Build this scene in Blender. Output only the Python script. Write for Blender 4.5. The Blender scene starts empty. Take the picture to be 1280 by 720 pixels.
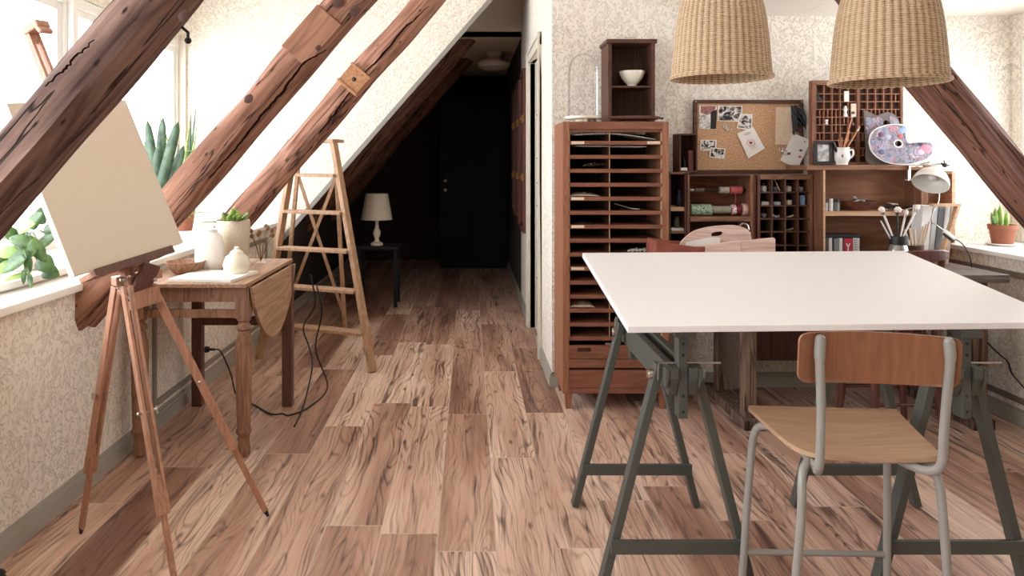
import bpy, bmesh, math, random
from mathutils import Vector, Matrix, Euler, noise
random.seed(7)
R = math.radians
PI = math.pi
scene = bpy.context.scene
COL = scene.collection
H = 1.27                      # camera height
F = 900.0                     # focal length in pixels of the 1280 wide frame
CX, CY = 587.0, 203.0         # where the room's depth lines meet in the photograph


def X(px, d):
    return (px - CX) * d / F


def Z(py, d):
    return H - (py - CY) * d / F


def PT(px, py, d):
    return Vector((X(px, d), d, Z(py, d)))


def col(r, g, b):
    def f(c):
        c /= 255.0
        return c / 12.92 if c <= 0.04045 else ((c + 0.055) / 1.055) ** 2.4
    return (f(r), f(g), f(b), 1.0)


# ------------------------------------------------------------------ mesh builder
class MB:
    def __init__(self):
        self.bm = bmesh.new()

    def face(self, pts):
        vs = [self.bm.verts.new(p) for p in pts]
        try:
            return self.bm.faces.new(vs)
        except ValueError:
            return None

    def box(self, x0, x1, y0, y1, z0, z1):
        v = [self.bm.verts.new((x, y, z)) for x in (x0, x1) for y in (y0, y1) for z in (z0, z1)]
        for q in ((0, 1, 3, 2), (4, 6, 7, 5), (0, 4, 5, 1), (2, 3, 7, 6), (0, 2, 6, 4), (1, 5, 7, 3)):
            self.bm.faces.new([v[i] for i in q])
        return self

    def obox(self, c, size, rot=(0, 0, 0)):
        m = Matrix.Translation(c) @ Euler(rot).to_matrix().to_4x4()
        sx, sy, sz = [s / 2 for s in size]
        v = [self.bm.verts.new(m @ Vector((x, y, z))) for x in (-sx, sx) for y in (-sy, sy) for z in (-sz, sz)]
        for q in ((0, 1, 3, 2), (4, 6, 7, 5), (0, 4, 5, 1), (2, 3, 7, 6), (0, 2, 6, 4), (1, 5, 7, 3)):
            self.bm.faces.new([v[i] for i in q])
        return self

    def bar(self, p0, p1, w, h, up=(0, 0, 1)):
        """box from p0 to p1, w wide across 'up', h along 'up'"""
        p0, p1 = Vector(p0), Vector(p1)
        d = (p1 - p0).normalized()
        up = Vector(up)
        s = d.cross(up).normalized()
        u = s.cross(d).normalized()
        vs = []
        for p in (p0, p1):
            for a, b in ((-1, -1), (1, -1), (1, 1), (-1, 1)):
                vs.append(self.bm.verts.new(p + s * (a * w / 2) + u * (b * h / 2)))
        self.bm.faces.new(vs[0:4][::-1])
        self.bm.faces.new(vs[4:8])
        for i in range(4):
            j = (i + 1) % 4
            self.bm.faces.new([vs[i], vs[j], vs[4 + j], vs[4 + i]])
        return self

    def tube(self, pts, r, seg=10, caps=True, radii=None):
        pts = [Vector(p) for p in pts]
        n = len(pts)
        rings = []
        prev = None
        for i, p in enumerate(pts):
            if i == 0:
                d = pts[1] - pts[0]
            elif i == n - 1:
                d = pts[-1] - pts[-2]
            else:
                d = (pts[i + 1] - p).normalized() + (p - pts[i - 1]).normalized()
            d = d.normalized() if d.length > 1e-9 else Vector((0, 0, 1))
            if prev is None:
                a = Vector((0, 0, 1)) if abs(d.z) < .9 else Vector((1, 0, 0))
                s = d.cross(a).normalized()
            else:
                s = (prev - d * prev.dot(d))
                s = s.normalized() if s.length > 1e-6 else d.orthogonal().normalized()
            prev = s
            u = d.cross(s)
            rr = radii[i] if radii else r
            rings.append([self.bm.verts.new(p + s * (math.cos(t) * rr) + u * (math.sin(t) * rr))
                          for t in [2 * PI * k / seg for k in range(seg)]])
        for a, b in zip(rings, rings[1:]):
            for k in range(seg):
                self.bm.faces.new([a[k], a[(k + 1) % seg], b[(k + 1) % seg], b[k]])
        if caps:
            self.bm.faces.new(rings[0][::-1])
            self.bm.faces.new(rings[-1])
        return self

    def lathe(self, prof, c=(0, 0, 0), seg=28, rot=None, squash=(1, 1)):
        m = Matrix.Translation(c)
        if rot is not None:
            m = m @ Euler(rot).to_matrix().to_4x4()
        rings = []
        for r, z in prof:
            if r < 1e-5:
                rings.append([self.bm.verts.new(m @ Vector((0, 0, z)))])
            else:
                rings.append([self.bm.verts.new(m @ Vector((r * squash[0] * math.cos(2 * PI * k / seg),
                                                            r * squash[1] * math.sin(2 * PI * k / seg), z)))
                              for k in range(seg)])
        for a, b in zip(rings, rings[1:]):
            for k in range(seg):
                k2 = (k + 1) % seg
                if len(a) == 1 and len(b) == 1:
                    continue
                if len(a) == 1:
                    self.bm.faces.new([a[0], b[k2], b[k]])
                elif len(b) == 1:
                    self.bm.faces.new([a[k], a[k2], b[0]])
                else:
                    self.bm.faces.new([a[k], a[k2], b[k2], b[k]])
        return self

    def extrude(self, pts, vec):
        """solid from a planar outline and a thickness vector"""
        pts = [Vector(p) for p in pts]
        vec = Vector(vec)
        a = [self.bm.verts.new(p) for p in pts]
        b = [self.bm.verts.new(p + vec) for p in pts]
        self.bm.faces.new(a[::-1])
        self.bm.faces.new(b)
        n = len(a)
        for i in range(n):
            j = (i + 1) % n
            self.bm.faces.new([a[i], a[j], b[j], b[i]])
        return self

    def ball(self, c, r, sc=(1, 1, 1), sub=2):
        m = Matrix.Translation(c) @ Matrix.Diagonal((sc[0], sc[1], sc[2], 1))
        bmesh.ops.create_icosphere(self.bm, subdivisions=sub, radius=r, matrix=m)
        return self

    def grid(self, rows):
        vs = [[self.bm.verts.new(p) for p in row] for row in rows]
        for a, b in zip(vs, vs[1:]):
            for k in range(len(a) - 1):
                self.bm.faces.new([a[k], a[k + 1], b[k + 1], b[k]])
        return self


OFF = {}


def link(o):
    COL.objects.link(o)
    return o


def props(o, label=None, cat=None, group=None, kind=None):
    if label: o['label'] = label
    if cat: o['category'] = cat
    if group: o['group'] = group
    if kind: o['kind'] = kind
    return o


def thing(name, label=None, cat=None, loc=(0, 0, 0), group=None, kind=None, local=False, rotz=0.0):
    o = bpy.data.objects.new(name, None)
    o.empty_display_size = .05
    o.location = loc
    o.rotation_euler = (0, 0, rotz)
    link(o)
    OFF[o.name] = Vector((0, 0, 0)) if local else Vector(loc)
    return props(o, label, cat, group, kind)


def mesh(name, mb, mat, parent=None, bevel=0, smooth=False, sub=0, solid=0, loc=None, label=None):
    """one mesh object; coordinates are world ones, kept relative to the parent's base (or to loc)"""
    off = OFF[parent.name] if parent is not None else Vector(loc if loc is not None else (0, 0, 0))
    bm = mb.bm
    bmesh.ops.remove_doubles(bm, verts=bm.verts, dist=1e-6)
    if off.length:
        bmesh.ops.translate(bm, verts=bm.verts, vec=-off)
    bmesh.ops.recalc_face_normals(bm, faces=bm.faces)
    me = bpy.data.meshes.new(name)
    bm.to_mesh(me)
    bm.free()
    me.materials.append(mat)
    if smooth:
        for p in me.polygons:
            p.use_smooth = True
        try:
            me.set_sharp_from_angle(angle=R(42))
        except Exception:
            pass
    o = bpy.data.objects.new(name, me)
    link(o)
    if parent is not None:
        o.parent = parent
    elif loc is not None:
        o.location = loc
    OFF[o.name] = off
    if solid:
        m = o.modifiers.new('solid', 'SOLIDIFY'); m.thickness = solid; m.offset = 0
    if bevel:
        m = o.modifiers.new('bevel', 'BEVEL'); m.width = bevel; m.segments = 2
        m.limit_method = 'ANGLE'; m.angle_limit = R(50)
    if sub:
        m = o.modifiers.new('sub', 'SUBSURF'); m.levels = sub; m.render_levels = sub
    if label:
        o['label'] = label
    return o


def structure(name, mb, mat, **k):
    o = mesh(name, mb, mat, **k)
    if o.parent is None:
        o['kind'] = 'structure'
    return o


def single(name, mb, mat, label, cat, loc, group=None, kind=None, **k):
    o = mesh(name, mb, mat, loc=loc, **k)
    return props(o, label, cat, group, kind)


def copy_tree(o, parent=None):
    c = o.copy()
    COL.objects.link(c)
    if parent is not None:
        c.parent = parent
    OFF[c.name] = OFF.get(o.name, Vector((0, 0, 0)))
    for ch in list(o.children):
        copy_tree(ch, c)
    return c


# ------------------------------------------------------------------ materials
class NT:
    def __init__(self, name, rough=.5, spec=.5, metal=0.0):
        self.m = bpy.data.materials.new(name)
        self.m.use_nodes = True
        self.t = self.m.node_tree
        self.b = self.t.nodes['Principled BSDF']
        self.b.inputs['Roughness'].default_value = rough
        self.b.inputs['Metallic'].default_value = metal
        self.b.inputs['Specular IOR Level'].default_value = spec

    def n(self, typ, **kw):
        nd = self.t.nodes.new('ShaderNode' + typ)
        for k, v in kw.items():
            setattr(nd, k, v)
        return nd

    def l(self, a, b):
        self.t.links.new(a, b)

    def put(self, sock, v):
        if hasattr(v, 'is_output') or isinstance(v, bpy.types.NodeSocket):
            self.l(v, sock)
        else:
            sock.default_value = v

    def math(self, op, a, b=0.0, c=None, clamp=False):
        nd = self.n('Math', operation=op, use_clamp=clamp)
        self.put(nd.inputs[0], a)
        self.put(nd.inputs[1], b)
        if c is not None:
            self.put(nd.inputs[2], c)
        return nd.outputs[0]

    def vmath(self, op, a, b=None):
        nd = self.n('VectorMath', operation=op)
        self.put(nd.inputs[0], a)
        if b is not None:
            self.put(nd.inputs[1], b)
        return nd.outputs[0] if op not in ('LENGTH', 'DOT_PRODUCT') else nd.outputs['Value']

    def mix(self, f, a, b, blend='MIX'):
        nd = self.n('Mix', data_type='RGBA', blend_type=blend)
        self.put(nd.inputs[0], f)
        self.put(nd.inputs[6], a)
        self.put(nd.inputs[7], b)
        return nd.outputs[2]

    def noise(self, vec, scale, detail=3, rough=.5, dist=0.0, dim='3D'):
        nd = self.n('TexNoise', noise_dimensions=dim)
        self.put(nd.inputs['Vector'], vec)
        nd.inputs['Scale'].default_value = scale
        nd.inputs['Detail'].default_value = detail
        nd.inputs['Roughness'].default_value = rough
        nd.inputs['Distortion'].default_value = dist
        return nd.outputs[0]

    def ramp(self, f, stops, interp='LINEAR'):
        nd = self.n('ValToRGB')
        cr = nd.color_ramp
        cr.interpolation = interp
        while len(cr.elements) > 1:
            cr.elements.remove(cr.elements[-1])
        cr.elements[0].position = stops[0][0]
        cr.elements[0].color = stops[0][1]
        for p, c in stops[1:]:
            e = cr.elements.new(p)
            e.color = c
        self.put(nd.inputs[0], f)
        return nd.outputs[0]

    def remap(self, v, a, b, c=0.0, d=1.0, smooth=False):
        nd = self.n('MapRange', interpolation_type='SMOOTHSTEP' if smooth else 'LINEAR')
        self.put(nd.inputs[0], v)
        for i, q in enumerate((a, b, c, d)):
            nd.inputs[1 + i].default_value = q
        return nd.outputs[0]

    def coords(self, kind='Object'):
        return self.n('TexCoord').outputs[kind]

    def color(self, c):
        self.put(self.b.inputs['Base Color'], c)
        return self

    def bump(self, h, strength=.3, dist=.01):
        nd = self.n('Bump')
        nd.inputs['Strength'].default_value = strength
        nd.inputs['Distance'].default_value = dist
        self.put(nd.inputs['Height'], h)
        self.l(nd.outputs[0], self.b.inputs['Normal'])

    def mapping(self, vec, scale=(1, 1, 1), loc=(0, 0, 0), rot=(0, 0, 0)):
        nd = self.n('Mapping')
        self.put(nd.inputs[0], vec)
        nd.inputs['Location'].default_value = loc
        nd.inputs['Rotation'].default_value = rot
        nd.inputs['Scale'].default_value = scale
        return nd.outputs[0]


def g(v):
    return (v, v, v, 1)


def plain(name, c, rough=.5, metal=0.0, spec=.5, var=.06, scale=30, bump=0.0):
    """one colour with slight unevenness"""
    t = NT(name, rough, spec, metal)
    co = t.coords()
    nz = t.noise(co, scale, 3)
    dark = tuple(x * (1 - var * 2) for x in c[:3]) + (1,)
    lite = tuple(min(1, x * (1 + var)) for x in c[:3]) + (1,)
    t.color(t.mix(nz, dark, lite))
    if bump:
        t.bump(nz, bump, .003)
    return t.m


def wood(name, dark, light, axis='z', scale=1.0, rough=.5, spec=.4, contrast=1.0, bump=.15, cracks=0.0, knots=False):
    t = NT(name, rough, spec)
    co = t.coords()
    rnd = t.n('ObjectInfo').outputs['Random']
    off = t.n('CombineXYZ')
    t.l(t.math('MULTIPLY', rnd, 17.0), off.inputs[0]); t.l(t.math('MULTIPLY', rnd, 9.0), off.inputs[1])
    t.l(t.math('MULTIPLY', rnd, 5.0), off.inputs[2])
    co = t.vmath('ADD', co, off.outputs[0])
    a = {'x': 0, 'y': 1, 'z': 2}[axis]
    s1 = [22 * scale] * 3; s1[a] = 1.6 * scale
    s2 = [7 * scale] * 3; s2[a] = .8 * scale
    fine = t.noise(t.mapping(co, s1), 3.0, 5, .65, .3)
    big = t.noise(t.mapping(co, s2), 1.5, 2, .5, .6)
    rings = t.math('FRACT', t.math('MULTIPLY', big, 9.0))
    rings = t.math('ABSOLUTE', t.math('SUBTRACT', rings, .5))
    f = t.math('ADD', t.math('MULTIPLY', fine, .75), t.math('MULTIPLY', rings, .5))
    lo, hi = .5 - .28 / contrast, .5 + .28 / contrast
    f = t.remap(f, lo, hi)
    c = t.mix(f, dark, light)
    if knots:
        vn = t.n('TexVoronoi', feature='F1')
        s3 = [5.0] * 3; s3[a] = 2.0
        t.l(t.mapping(co, s3), vn.inputs['Vector'])
        k = t.remap(vn.outputs['Distance'], .04, .16, 1, 0, True)
        c = t.mix(k, c, tuple(x * .35 for x in dark[:3]) + (1,))
    hgt = f
    if cracks:
        s4 = [9.0] * 3; s4[a] = .5
        cr = t.noise(t.mapping(co, s4), 1.4, 4, .6, .35)
        cr = t.remap(t.math('ABSOLUTE', t.math('SUBTRACT', cr, .5)), .0, .018, 1, 0, True)
        cr = t.math('MULTIPLY', cr, cracks)
        c = t.mix(cr, c, (.012, .006, .004, 1))
        hgt = t.math('SUBTRACT', f, t.math('MULTIPLY', cr, 2.0))
    t.color(c)
    if bump:
        t.bump(hgt, bump, .004)
    return t.m


def wallpaper():
    """cream paper printed with sprigs of pointed leaves, in metres on any upright wall"""
    t = NT('wallpaper', .85, .25)
    co = t.coords()
    sep = t.n('SeparateXYZ'); t.l(co, sep.inputs[0])
    u = t.math('ADD', sep.outputs[0], sep.outputs[1])
    cmb = t.n('CombineXYZ'); t.l(u, cmb.inputs[0]); t.l(sep.outputs[2], cmb.inputs[1])
    uv = cmb.outputs[0]
    total = None

    def leaves(scale, L, W, seed, outline):
        mp = t.mapping(uv, (scale, scale, 1), (seed, seed * .7, 0))
        v = t.n('TexVoronoi', voronoi_dimensions='2D', feature='F1')
        v.inputs['Scale'].default_value = 1.0
        v.inputs['Randomness'].default_value = .85
        t.l(mp, v.inputs['Vector'])
        d = t.vmath('SUBTRACT', mp, v.outputs['Position'])
        sc = t.n('SeparateColor'); t.l(v.outputs['Color'], sc.inputs[0])
        ang = t.math('ADD', t.math('MULTIPLY', sc.outputs[0], 2.6), .3)
        rot = t.n('VectorRotate', rotation_type='Z_AXIS')
        t.l(d, rot.inputs['Vector']); t.l(ang, rot.inputs['Angle'])
        s = t.n('SeparateXYZ'); t.l(rot.outputs[0], s.inputs[0])
        x = t.math('DIVIDE', s.outputs[0], L)
        bend = t.math('MULTIPLY', t.math('MULTIPLY', x, x), t.math('MULTIPLY', t.math('SUBTRACT', sc.outputs[1], .5), .25))
        y = t.math('ABSOLUTE', t.math('ADD', s.outputs[1], bend))
        w = t.math('MULTIPLY', t.math('SUBTRACT', 1.0, t.math('MULTIPLY', x, x)), W)
        inside = t.math('SUBTRACT', w, y)          # > 0 inside
        fill = t.remap(inside, 0.0, .02, 0, 1)
        if outline:
            edge = t.remap(inside, .03, .05, 1, 0)
            vein = t.remap(y, .006, .016, 1, 0)
            ink = t.math('MAXIMUM', edge, vein)
            ink = t.math('MULTIPLY', ink, fill)
            return t.math('MAXIMUM', ink, t.math('MULTIPLY', fill, .18))
        return fill

    for a in ((13.0, .52, .16, 3.1, True), (24.0, .42, .09, 9.7, False), (36.0, .30, .13, 21.3, False), (17.0, .5, .12, 41.0, True)):
        k = leaves(*a)
        total = k if total is None else t.math('MAXIMUM', total, t.math('MULTIPLY', k, .85))
    st = t.noise(t.mapping(uv, (13, 8, 1)), 1.0, 1, .4, .8)
    stem = t.remap(t.math('ABSOLUTE', t.math('SUBTRACT', t.math('FRACT', t.math('MULTIPLY', st, 4.0)), .5)), 0, .028, .7, 0)
    total = t.math('MAXIMUM', total, stem)
    dv = t.n('TexVoronoi', voronoi_dimensions='2D', feature='F1')
    dv.inputs['Scale'].default_value = 1.0
    t.l(t.mapping(uv, (52, 52, 1)), dv.inputs['Vector'])
    dots = t.math('MULTIPLY', t.remap(dv.outputs['Distance'], .13, .2, .8, 0), t.remap(t.noise(uv, 8.0, 1), .55, .6, 0, 1))
    total = t.math('MAXIMUM', total, dots)
    big = t.noise(uv, 3.0, 2)
    total = t.math('MULTIPLY', total, t.remap(big, .3, .7, .6, 1.0))
    t.color(t.mix(t.math('MULTIPLY', total, .62), col(238, 230, 216), col(146, 134, 118)))
    return t.m


def floor_mat():
    t = NT('plank_floor', .38, .45)
    co = t.coords()
    s = t.n('SeparateXYZ'); t.l(co, s.inputs[0])
    W, L = .1965, 1.28
    u = t.math('DIVIDE', t.math('SUBTRACT', s.outputs[0], .088), W)
    iu = t.math('FLOOR', u)
    fu = t.math('FRACT', u)
    wn = t.n('TexWhiteNoise', noise_dimensions='1D'); t.l(iu, wn.inputs['W'])
    v = t.math('ADD', t.math('DIVIDE', s.outputs[1], L), wn.outputs['Value'])
    iv = t.math('FLOOR', v)
    fv = t.math('FRACT', v)
    w2 = t.n('TexWhiteNoise', noise_dimensions='2D')
    cb = t.n('CombineXYZ'); t.l(iu, cb.inputs[0]); t.l(iv, cb.inputs[1]); t.l(cb.outputs[0], w2.inputs['Vector'])
    rs = t.n('SeparateColor'); t.l(w2.outputs['Color'], rs.inputs[0])
    # coordinates of this board
    o = t.n('CombineXYZ')
    t.l(t.math('ADD', s.outputs[0], t.math('MULTIPLY', rs.outputs[0], 31.0)), o.inputs[0])
    t.l(t.math('ADD', s.outputs[1], t.math('MULTIPLY', rs.outputs[1], 47.0)), o.inputs[1])
    b = o.outputs[0]
    wav = t.n('TexNoise', noise_dimensions='2D'); t.l(t.mapping(b, (5, 1.6, 1)), wav.inputs['Vector'])
    wav.inputs['Scale'].default_value = 1.0; wav.inputs['Detail'].default_value = 2
    wo = t.vmath('MULTIPLY', t.vmath('SUBTRACT', wav.outputs['Color'], (.5, .5, .5)), (.07, .25, 0))
    bw_ = t.vmath('ADD', b, wo)
    fld = t.noise(t.mapping(bw_, (8.0, .8, 1)), 1.0, 1, .4, .2, '2D')
    rg = t.math('ABSOLUTE', t.math('SUBTRACT', t.math('FRACT', t.math('MULTIPLY', fld, 16.0)), .5))
    line = t.remap(rg, 0.0, .22, 1, 0, True)
    fine = t.noise(t.mapping(bw_, (120, 3.0, 1)), 1.0, 4, .7, .1, '2D')
    mid = t.noise(t.mapping(bw_, (44, 1.7, 1)), 1.0, 4, .65, .2, '2D')
    streak = t.noise(t.mapping(bw_, (15, .9, 1)), 1.0, 3, .6, .2, '2D')
    tone = t.noise(t.mapping(b, (6, .8, 1)), 1.0, 2, .5, .3, '2D')
    base = t.ramp(t.math('ADD', t.math('MULTIPLY', tone, .75), t.math('MULTIPLY', rs.outputs[2], .42)),
                  [(.24, col(134, 98, 80)), (.44, col(176, 136, 115)), (.62, col(208, 170, 148)), (.84, col(234, 203, 181))])
    k = t.math('MULTIPLY', line, t.remap(streak, .35, .62, .05, .55))
    k = t.math('ADD', k, t.math('MULTIPLY', t.remap(mid, .50, .70, 0, .75), t.remap(streak, .3, .6, .25, 1.0)))
    k = t.math('ADD', k, t.remap(fine, .52, .8, 0, .45))
    k = t.math('ADD', k, t.remap(streak, .62, .76, 0, .5))
    c = t.mix(t.math('MINIMUM', k, .9), base, col(84, 58, 49))
    # knots
    vn = t.n('TexVoronoi', voronoi_dimensions='2D', feature='F1')
    t.l(t.mapping(b, (4.5, 1.6, 1)), vn.inputs['Vector']); vn.inputs['Scale'].default_value = 1.0
    kn = t.remap(vn.outputs['Distance'], .01, .06, .7, 0, True)
    c = t.mix(kn, c, col(70, 50, 44))
    # seams, coloured pale as a painted highlight on the bevelled edges
    ex = t.math('MINIMUM', fu, t.math('SUBTRACT', 1.0, fu))
    ey = t.math('MINIMUM', fv, t.math('SUBTRACT', 1.0, fv))
    sx = t.remap(ex, .008, .022, 1, 0)
    sy = t.remap(ey, .0012, .0035, 1, 0)
    seam = t.math('MAXIMUM', sx, sy)
    c = t.mix(t.math('MULTIPLY', seam, .55), c, col(206, 184, 168))
    t.color(c)
    t.put(t.b.inputs['Roughness'], t.remap(fine, .3, .8, .33, .5))
    t.bump(t.math('SUBTRACT', t.math('MULTIPLY', seam, -1.0), t.math('MULTIPLY', k, .35)), .25, .002)
    return t.m


def glass(name, tint=(1, 1, 1, 1), refl=.12):
    t = NT(name, .02, .5)
    tr = t.n('BsdfTransparent'); tr.inputs[0].default_value = tint
    gl = t.n('BsdfGlossy'); gl.inputs['Roughness'].default_value = .02
    lw = t.n('LayerWeight'); lw.inputs[0].default_value = .12
    mx = t.n('MixShader')
    t.l(t.math('MULTIPLY', lw.outputs['Fresnel'], .35 + refl), mx.inputs[0])
    t.l(tr.outputs[0], mx.inputs[1]); t.l(gl.outputs[0], mx.inputs[2])
    t.l(mx.outputs[0], t.t.nodes['Material Output'].inputs['Surface'])
    return t.m


def leafmat(name, dark, light, stripe=None):
    t = NT(name, .4, .5)
    co = t.coords()
    nz = t.noise(co, 22, 3)
    c = t.mix(t.remap(nz, .3, .7), dark, light)
    if stripe:
        wv = t.noise(t.mapping(co, (12, 12, 60)), 1.0, 2, .5, .3)
        c = t.mix(t.remap(wv, .5, .62), c, stripe)
    t.color(c)
    try:
        t.b.inputs['Subsurface Weight'].default_value = .0
    except Exception:
        pass
    return t.m


def wicker():
    t = NT('wicker', .6, .35)
    co = t.coords()
    s = t.n('SeparateXYZ'); t.l(co, s.inputs[0])
    ang = t.math('ARCTAN2', s.outputs[1], s.outputs[0])
    a = t.math('SINE', t.math('MULTIPLY', ang, 22.0))
    par = t.math('SIGN', a)
    zz = t.math('SINE', t.math('MULTIPLY', s.outputs[2], 2 * PI / .0062))
    wv = t.math('ABSOLUTE', t.math('SINE', t.math('MULTIPLY', ang, 22.0)))
    h = t.math('ADD', t.math('MULTIPLY', zz, .4), t.math('MULTIPLY', wv, .9))
    nz = t.noise(t.mapping(co, (20, 20, 180)), 1.0, 3)
    f = t.math('ADD', t.math('MULTIPLY', t.remap(h, -.4, 1.3), .6), t.math('MULTIPLY', nz, .4))
    t.color(t.ramp(f, [(.12, col(120, 92, 66)), (.45, col(198, 166, 130)), (.8, col(226, 200, 166))]))
    t.bump(h, .9, .004)
    return t.m


def cork():
    t = NT('cork', .9, .1)
    co = t.coords()
    nz = t.noise(co, 130, 4, .7)
    t.color(t.ramp(nz, [(.32, col(150, 108, 78)), (.5, col(200, 158, 122)), (.68, col(222, 188, 152))]))
    return t.m


def blotch(name, stops, scale, seed=0.0, dist=1.0, detail=3):
    t = NT(name, .6, .3)
    nz = t.noise(t.mapping(t.coords(), (1, 1, 1), (seed, seed, seed)), scale, detail, .55, dist)
    t.color(t.ramp(nz, stops))
    return t.m


M = {}
M['paper_wall'] = wallpaper()
M['floor'] = floor_mat()
M['plaster'] = plain('plaster', col(232, 222, 208), .85, var=.02, scale=4)
M['plaster_dark'] = plain('darkened_plaster', col(60, 52, 48), .9, var=.04, scale=4)  # dark tone paints in the unlit hallway's shade; also dims the rear wall
M['base'] = plain('baseboard_paint', col(166, 161, 149), .55, var=.03)
M['trimgrey'] = plain('trim_paint', col(140, 134, 124), .55, var=.03)
M['trimbrown'] = plain('trim_brown_paint', col(120, 106, 96), .6, var=.03)
M['white_paint'] = plain('white_paint', col(236, 234, 228), .4, var=.02)
M['cream_paint'] = plain('cream_paint', col(214, 206, 190), .5, var=.02)
M['sill'] = plain('sill_paint', col(238, 236, 228), .45, var=.02, scale=8)
M['beam_a'] = wood('old_beam_dusky', col(62, 42, 38), col(150, 120, 106), 'x', .7, .75, .2, 1.1, .7, .9, True)
M['beam_b'] = wood('old_beam_red', col(98, 60, 46), col(190, 142, 118), 'x', .7, .7, .25, 1.0, .6, .9, True)
M['beam_c'] = wood('old_beam_brown', col(84, 52, 42), col(150, 108, 90), 'x', .7, .7, .25, 1.0, .6, .9, True)
M['crack'] = plain('crack_dark', col(30, 16, 12), 1.0, spec=0.0)
M['splice'] = wood('sawn_splice', col(112, 72, 54), col(178, 130, 102), 'x', .8, .65, .3, .8, .2)
M['patch'] = wood('beam_patch', col(140, 92, 60), col(186, 140, 100), 'y', 1.2, .6, .3)
M['teak_z'] = wood('teak_upright', col(122, 76, 56), col(176, 122, 92), 'z', 1.2, .45, .4, .8, .05)
M['teak_x'] = wood('teak_across', col(104, 62, 46), col(152, 101, 78), 'x', 1.2, .45, .4, .8, .05)
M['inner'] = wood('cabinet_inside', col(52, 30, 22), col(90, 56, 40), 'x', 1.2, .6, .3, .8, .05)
M['dkwood_x'] = wood('dark_wood_across', col(50, 30, 23), col(108, 72, 54), 'x', 1.2, .55, .35)
M['dkwood_z'] = wood('dark_wood_upright', col(46, 27, 20), col(108, 70, 52), 'z', 1.2, .55, .35)
M['midwood_x'] = wood('old_pine_across', col(92, 58, 42), col(164, 118, 88), 'x', 1.0, .65, .3, .9, .2, .3)
M['midwood_z'] = wood('old_pine_upright', col(92, 56, 40), col(158, 110, 82), 'z', 1.0, .65, .3, .9, .2, .3)
M['paleedge'] = wood('pale_pine', col(172, 132, 100), col(214, 176, 140), 'x', 1.0, .6, .3)
M['desk'] = wood('weathered_desk', col(50, 38, 32), col(104, 84, 70), 'x', .9, .5, .5, 1.0, .4, .5)
M['deskleg'] = wood('weathered_post', col(70, 54, 44), col(138, 114, 96), 'z', .9, .8, .2, 1.1, .6, .9)
M['ply'] = wood('chair_ply_seat', col(164, 130, 102), col(202, 168, 136), 'x', .8, .35, .5, .7, .03)
M['ply_d'] = wood('chair_ply_back', col(126, 80, 56), col(166, 114, 82), 'z', .8, .32, .5, .7, .03)
M['tube'] = plain('chair_tube_paint', col(150, 146, 138), .3, var=.03)
M['trestle'] = plain('trestle_paint', col(76, 78, 71), .5, var=.06, scale=14)
M['white_top'] = plain('white_laminate', col(246, 245, 244), .35, var=.008, scale=6)
M['metal'] = plain('bare_metal', col(190, 186, 178), .28, 1.0, var=.03)
M['brass'] = plain('brass', col(176, 134, 80), .35, 1.0, var=.05)
M['black'] = plain('black_plastic', col(22, 20, 20), .45, var=.05)
M['cream_cer'] = plain('cream_ceramic', col(236, 228, 208), .18, var=.02)
M['white_cer'] = plain('white_ceramic', col(240, 236, 228), .15, var=.02)
M['canvas'] = plain('canvas_cloth', col(222, 208, 188), .9, var=.02, scale=60)
M['canvas_edge'] = plain('canvas_edge', col(238, 232, 220), .9, var=.02)
M['easel'] = wood('easel_beech', col(146, 98, 76), col(204, 156, 128), 'z', 1.4, .4, .4, .7, .05)
M['easel_d'] = wood('shaded_beech_dark_wood', col(78, 50, 42), col(120, 82, 66), 'z', 1.4, .45, .4, .7, .05)  # beech with shade put into its colour; also serves the dark table legs
M['turned'] = wood('turned_oak', col(112, 76, 56), col(176, 134, 106), 'z', 1.0, .55, .35, .9, .15, .4)
M['tabletop'] = wood('leaf_table_top', col(132, 96, 72), col(188, 152, 122), 'y', .9, .5, .4)
M['ladder'] = wood('ladder_pine', col(148, 112, 84), col(196, 160, 128), 'z', 1.2, .6, .3)
M['wicker'] = wicker()
M['glass'] = glass('clear_glass', refl=.0)
M['window_glass'] = glass('window_glass', refl=.05)
M['terracotta'] = plain('terracotta', col(150, 92, 70), .85, var=.1, scale=12)
M['soil'] = plain('soil', col(50, 38, 30), .95, var=.2)
M['hoya'] = leafmat('glossy_leaf', col(40, 72, 36), col(98, 130, 70))
M['snake'] = leafmat('snake_leaf', col(40, 66, 46), col(86, 112, 78))
M['snake_y'] = leafmat('variegated_leaf', col(76, 100, 54), col(160, 164, 96))
M['bulb_leaf'] = leafmat('bright_leaf', col(96, 136, 50), col(152, 180, 84))
M['cork'] = cork()
M['paper'] = plain('paper', col(238, 232, 222), .8, var=.02)
M['oldpaper'] = plain('old_paper', col(226, 204, 178), .85, var=.05, scale=18)
M['red'] = plain('red_paint', col(170, 40, 44), .5)
M['redbrown'] = wood('mahogany', col(66, 32, 26), col(116, 66, 52), 'z', 1.2, .4, .5)
M['darkhall'] = wood('shaded_hall_wood', col(16, 14, 13), col(28, 25, 23), 'z', 1.2, .6, .3)  # near-black tone paints in the hallway's darkness on wardrobe and side table
# ================================================================== the room
XL, XR = -1.50, 2.65          # low walls under the eaves
WL, WR = -2.21, 3.07          # planes of the dormer windows
YB = 4.08                     # back wall behind the desk
YC = 5.50                     # end wall of the left dormer
YE = 9.4                      # end of the hallway
YN = -2.6                     # wall behind the camera
XH = .466                     # hallway wall
Y0 = .25                      # near end of the right dormer
YL = -2.3                     # near end of the left dormer, lengthened out of view for more light
SL = 1.15                     # roof slope


def roofz(x):
    return 2.334 + SL * x


structure('floor', MB().box(XL - .15, XR + .15, YN - .1, YE + .1, -.08, 0), M['floor'])
PW = M['paper_wall']
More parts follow.
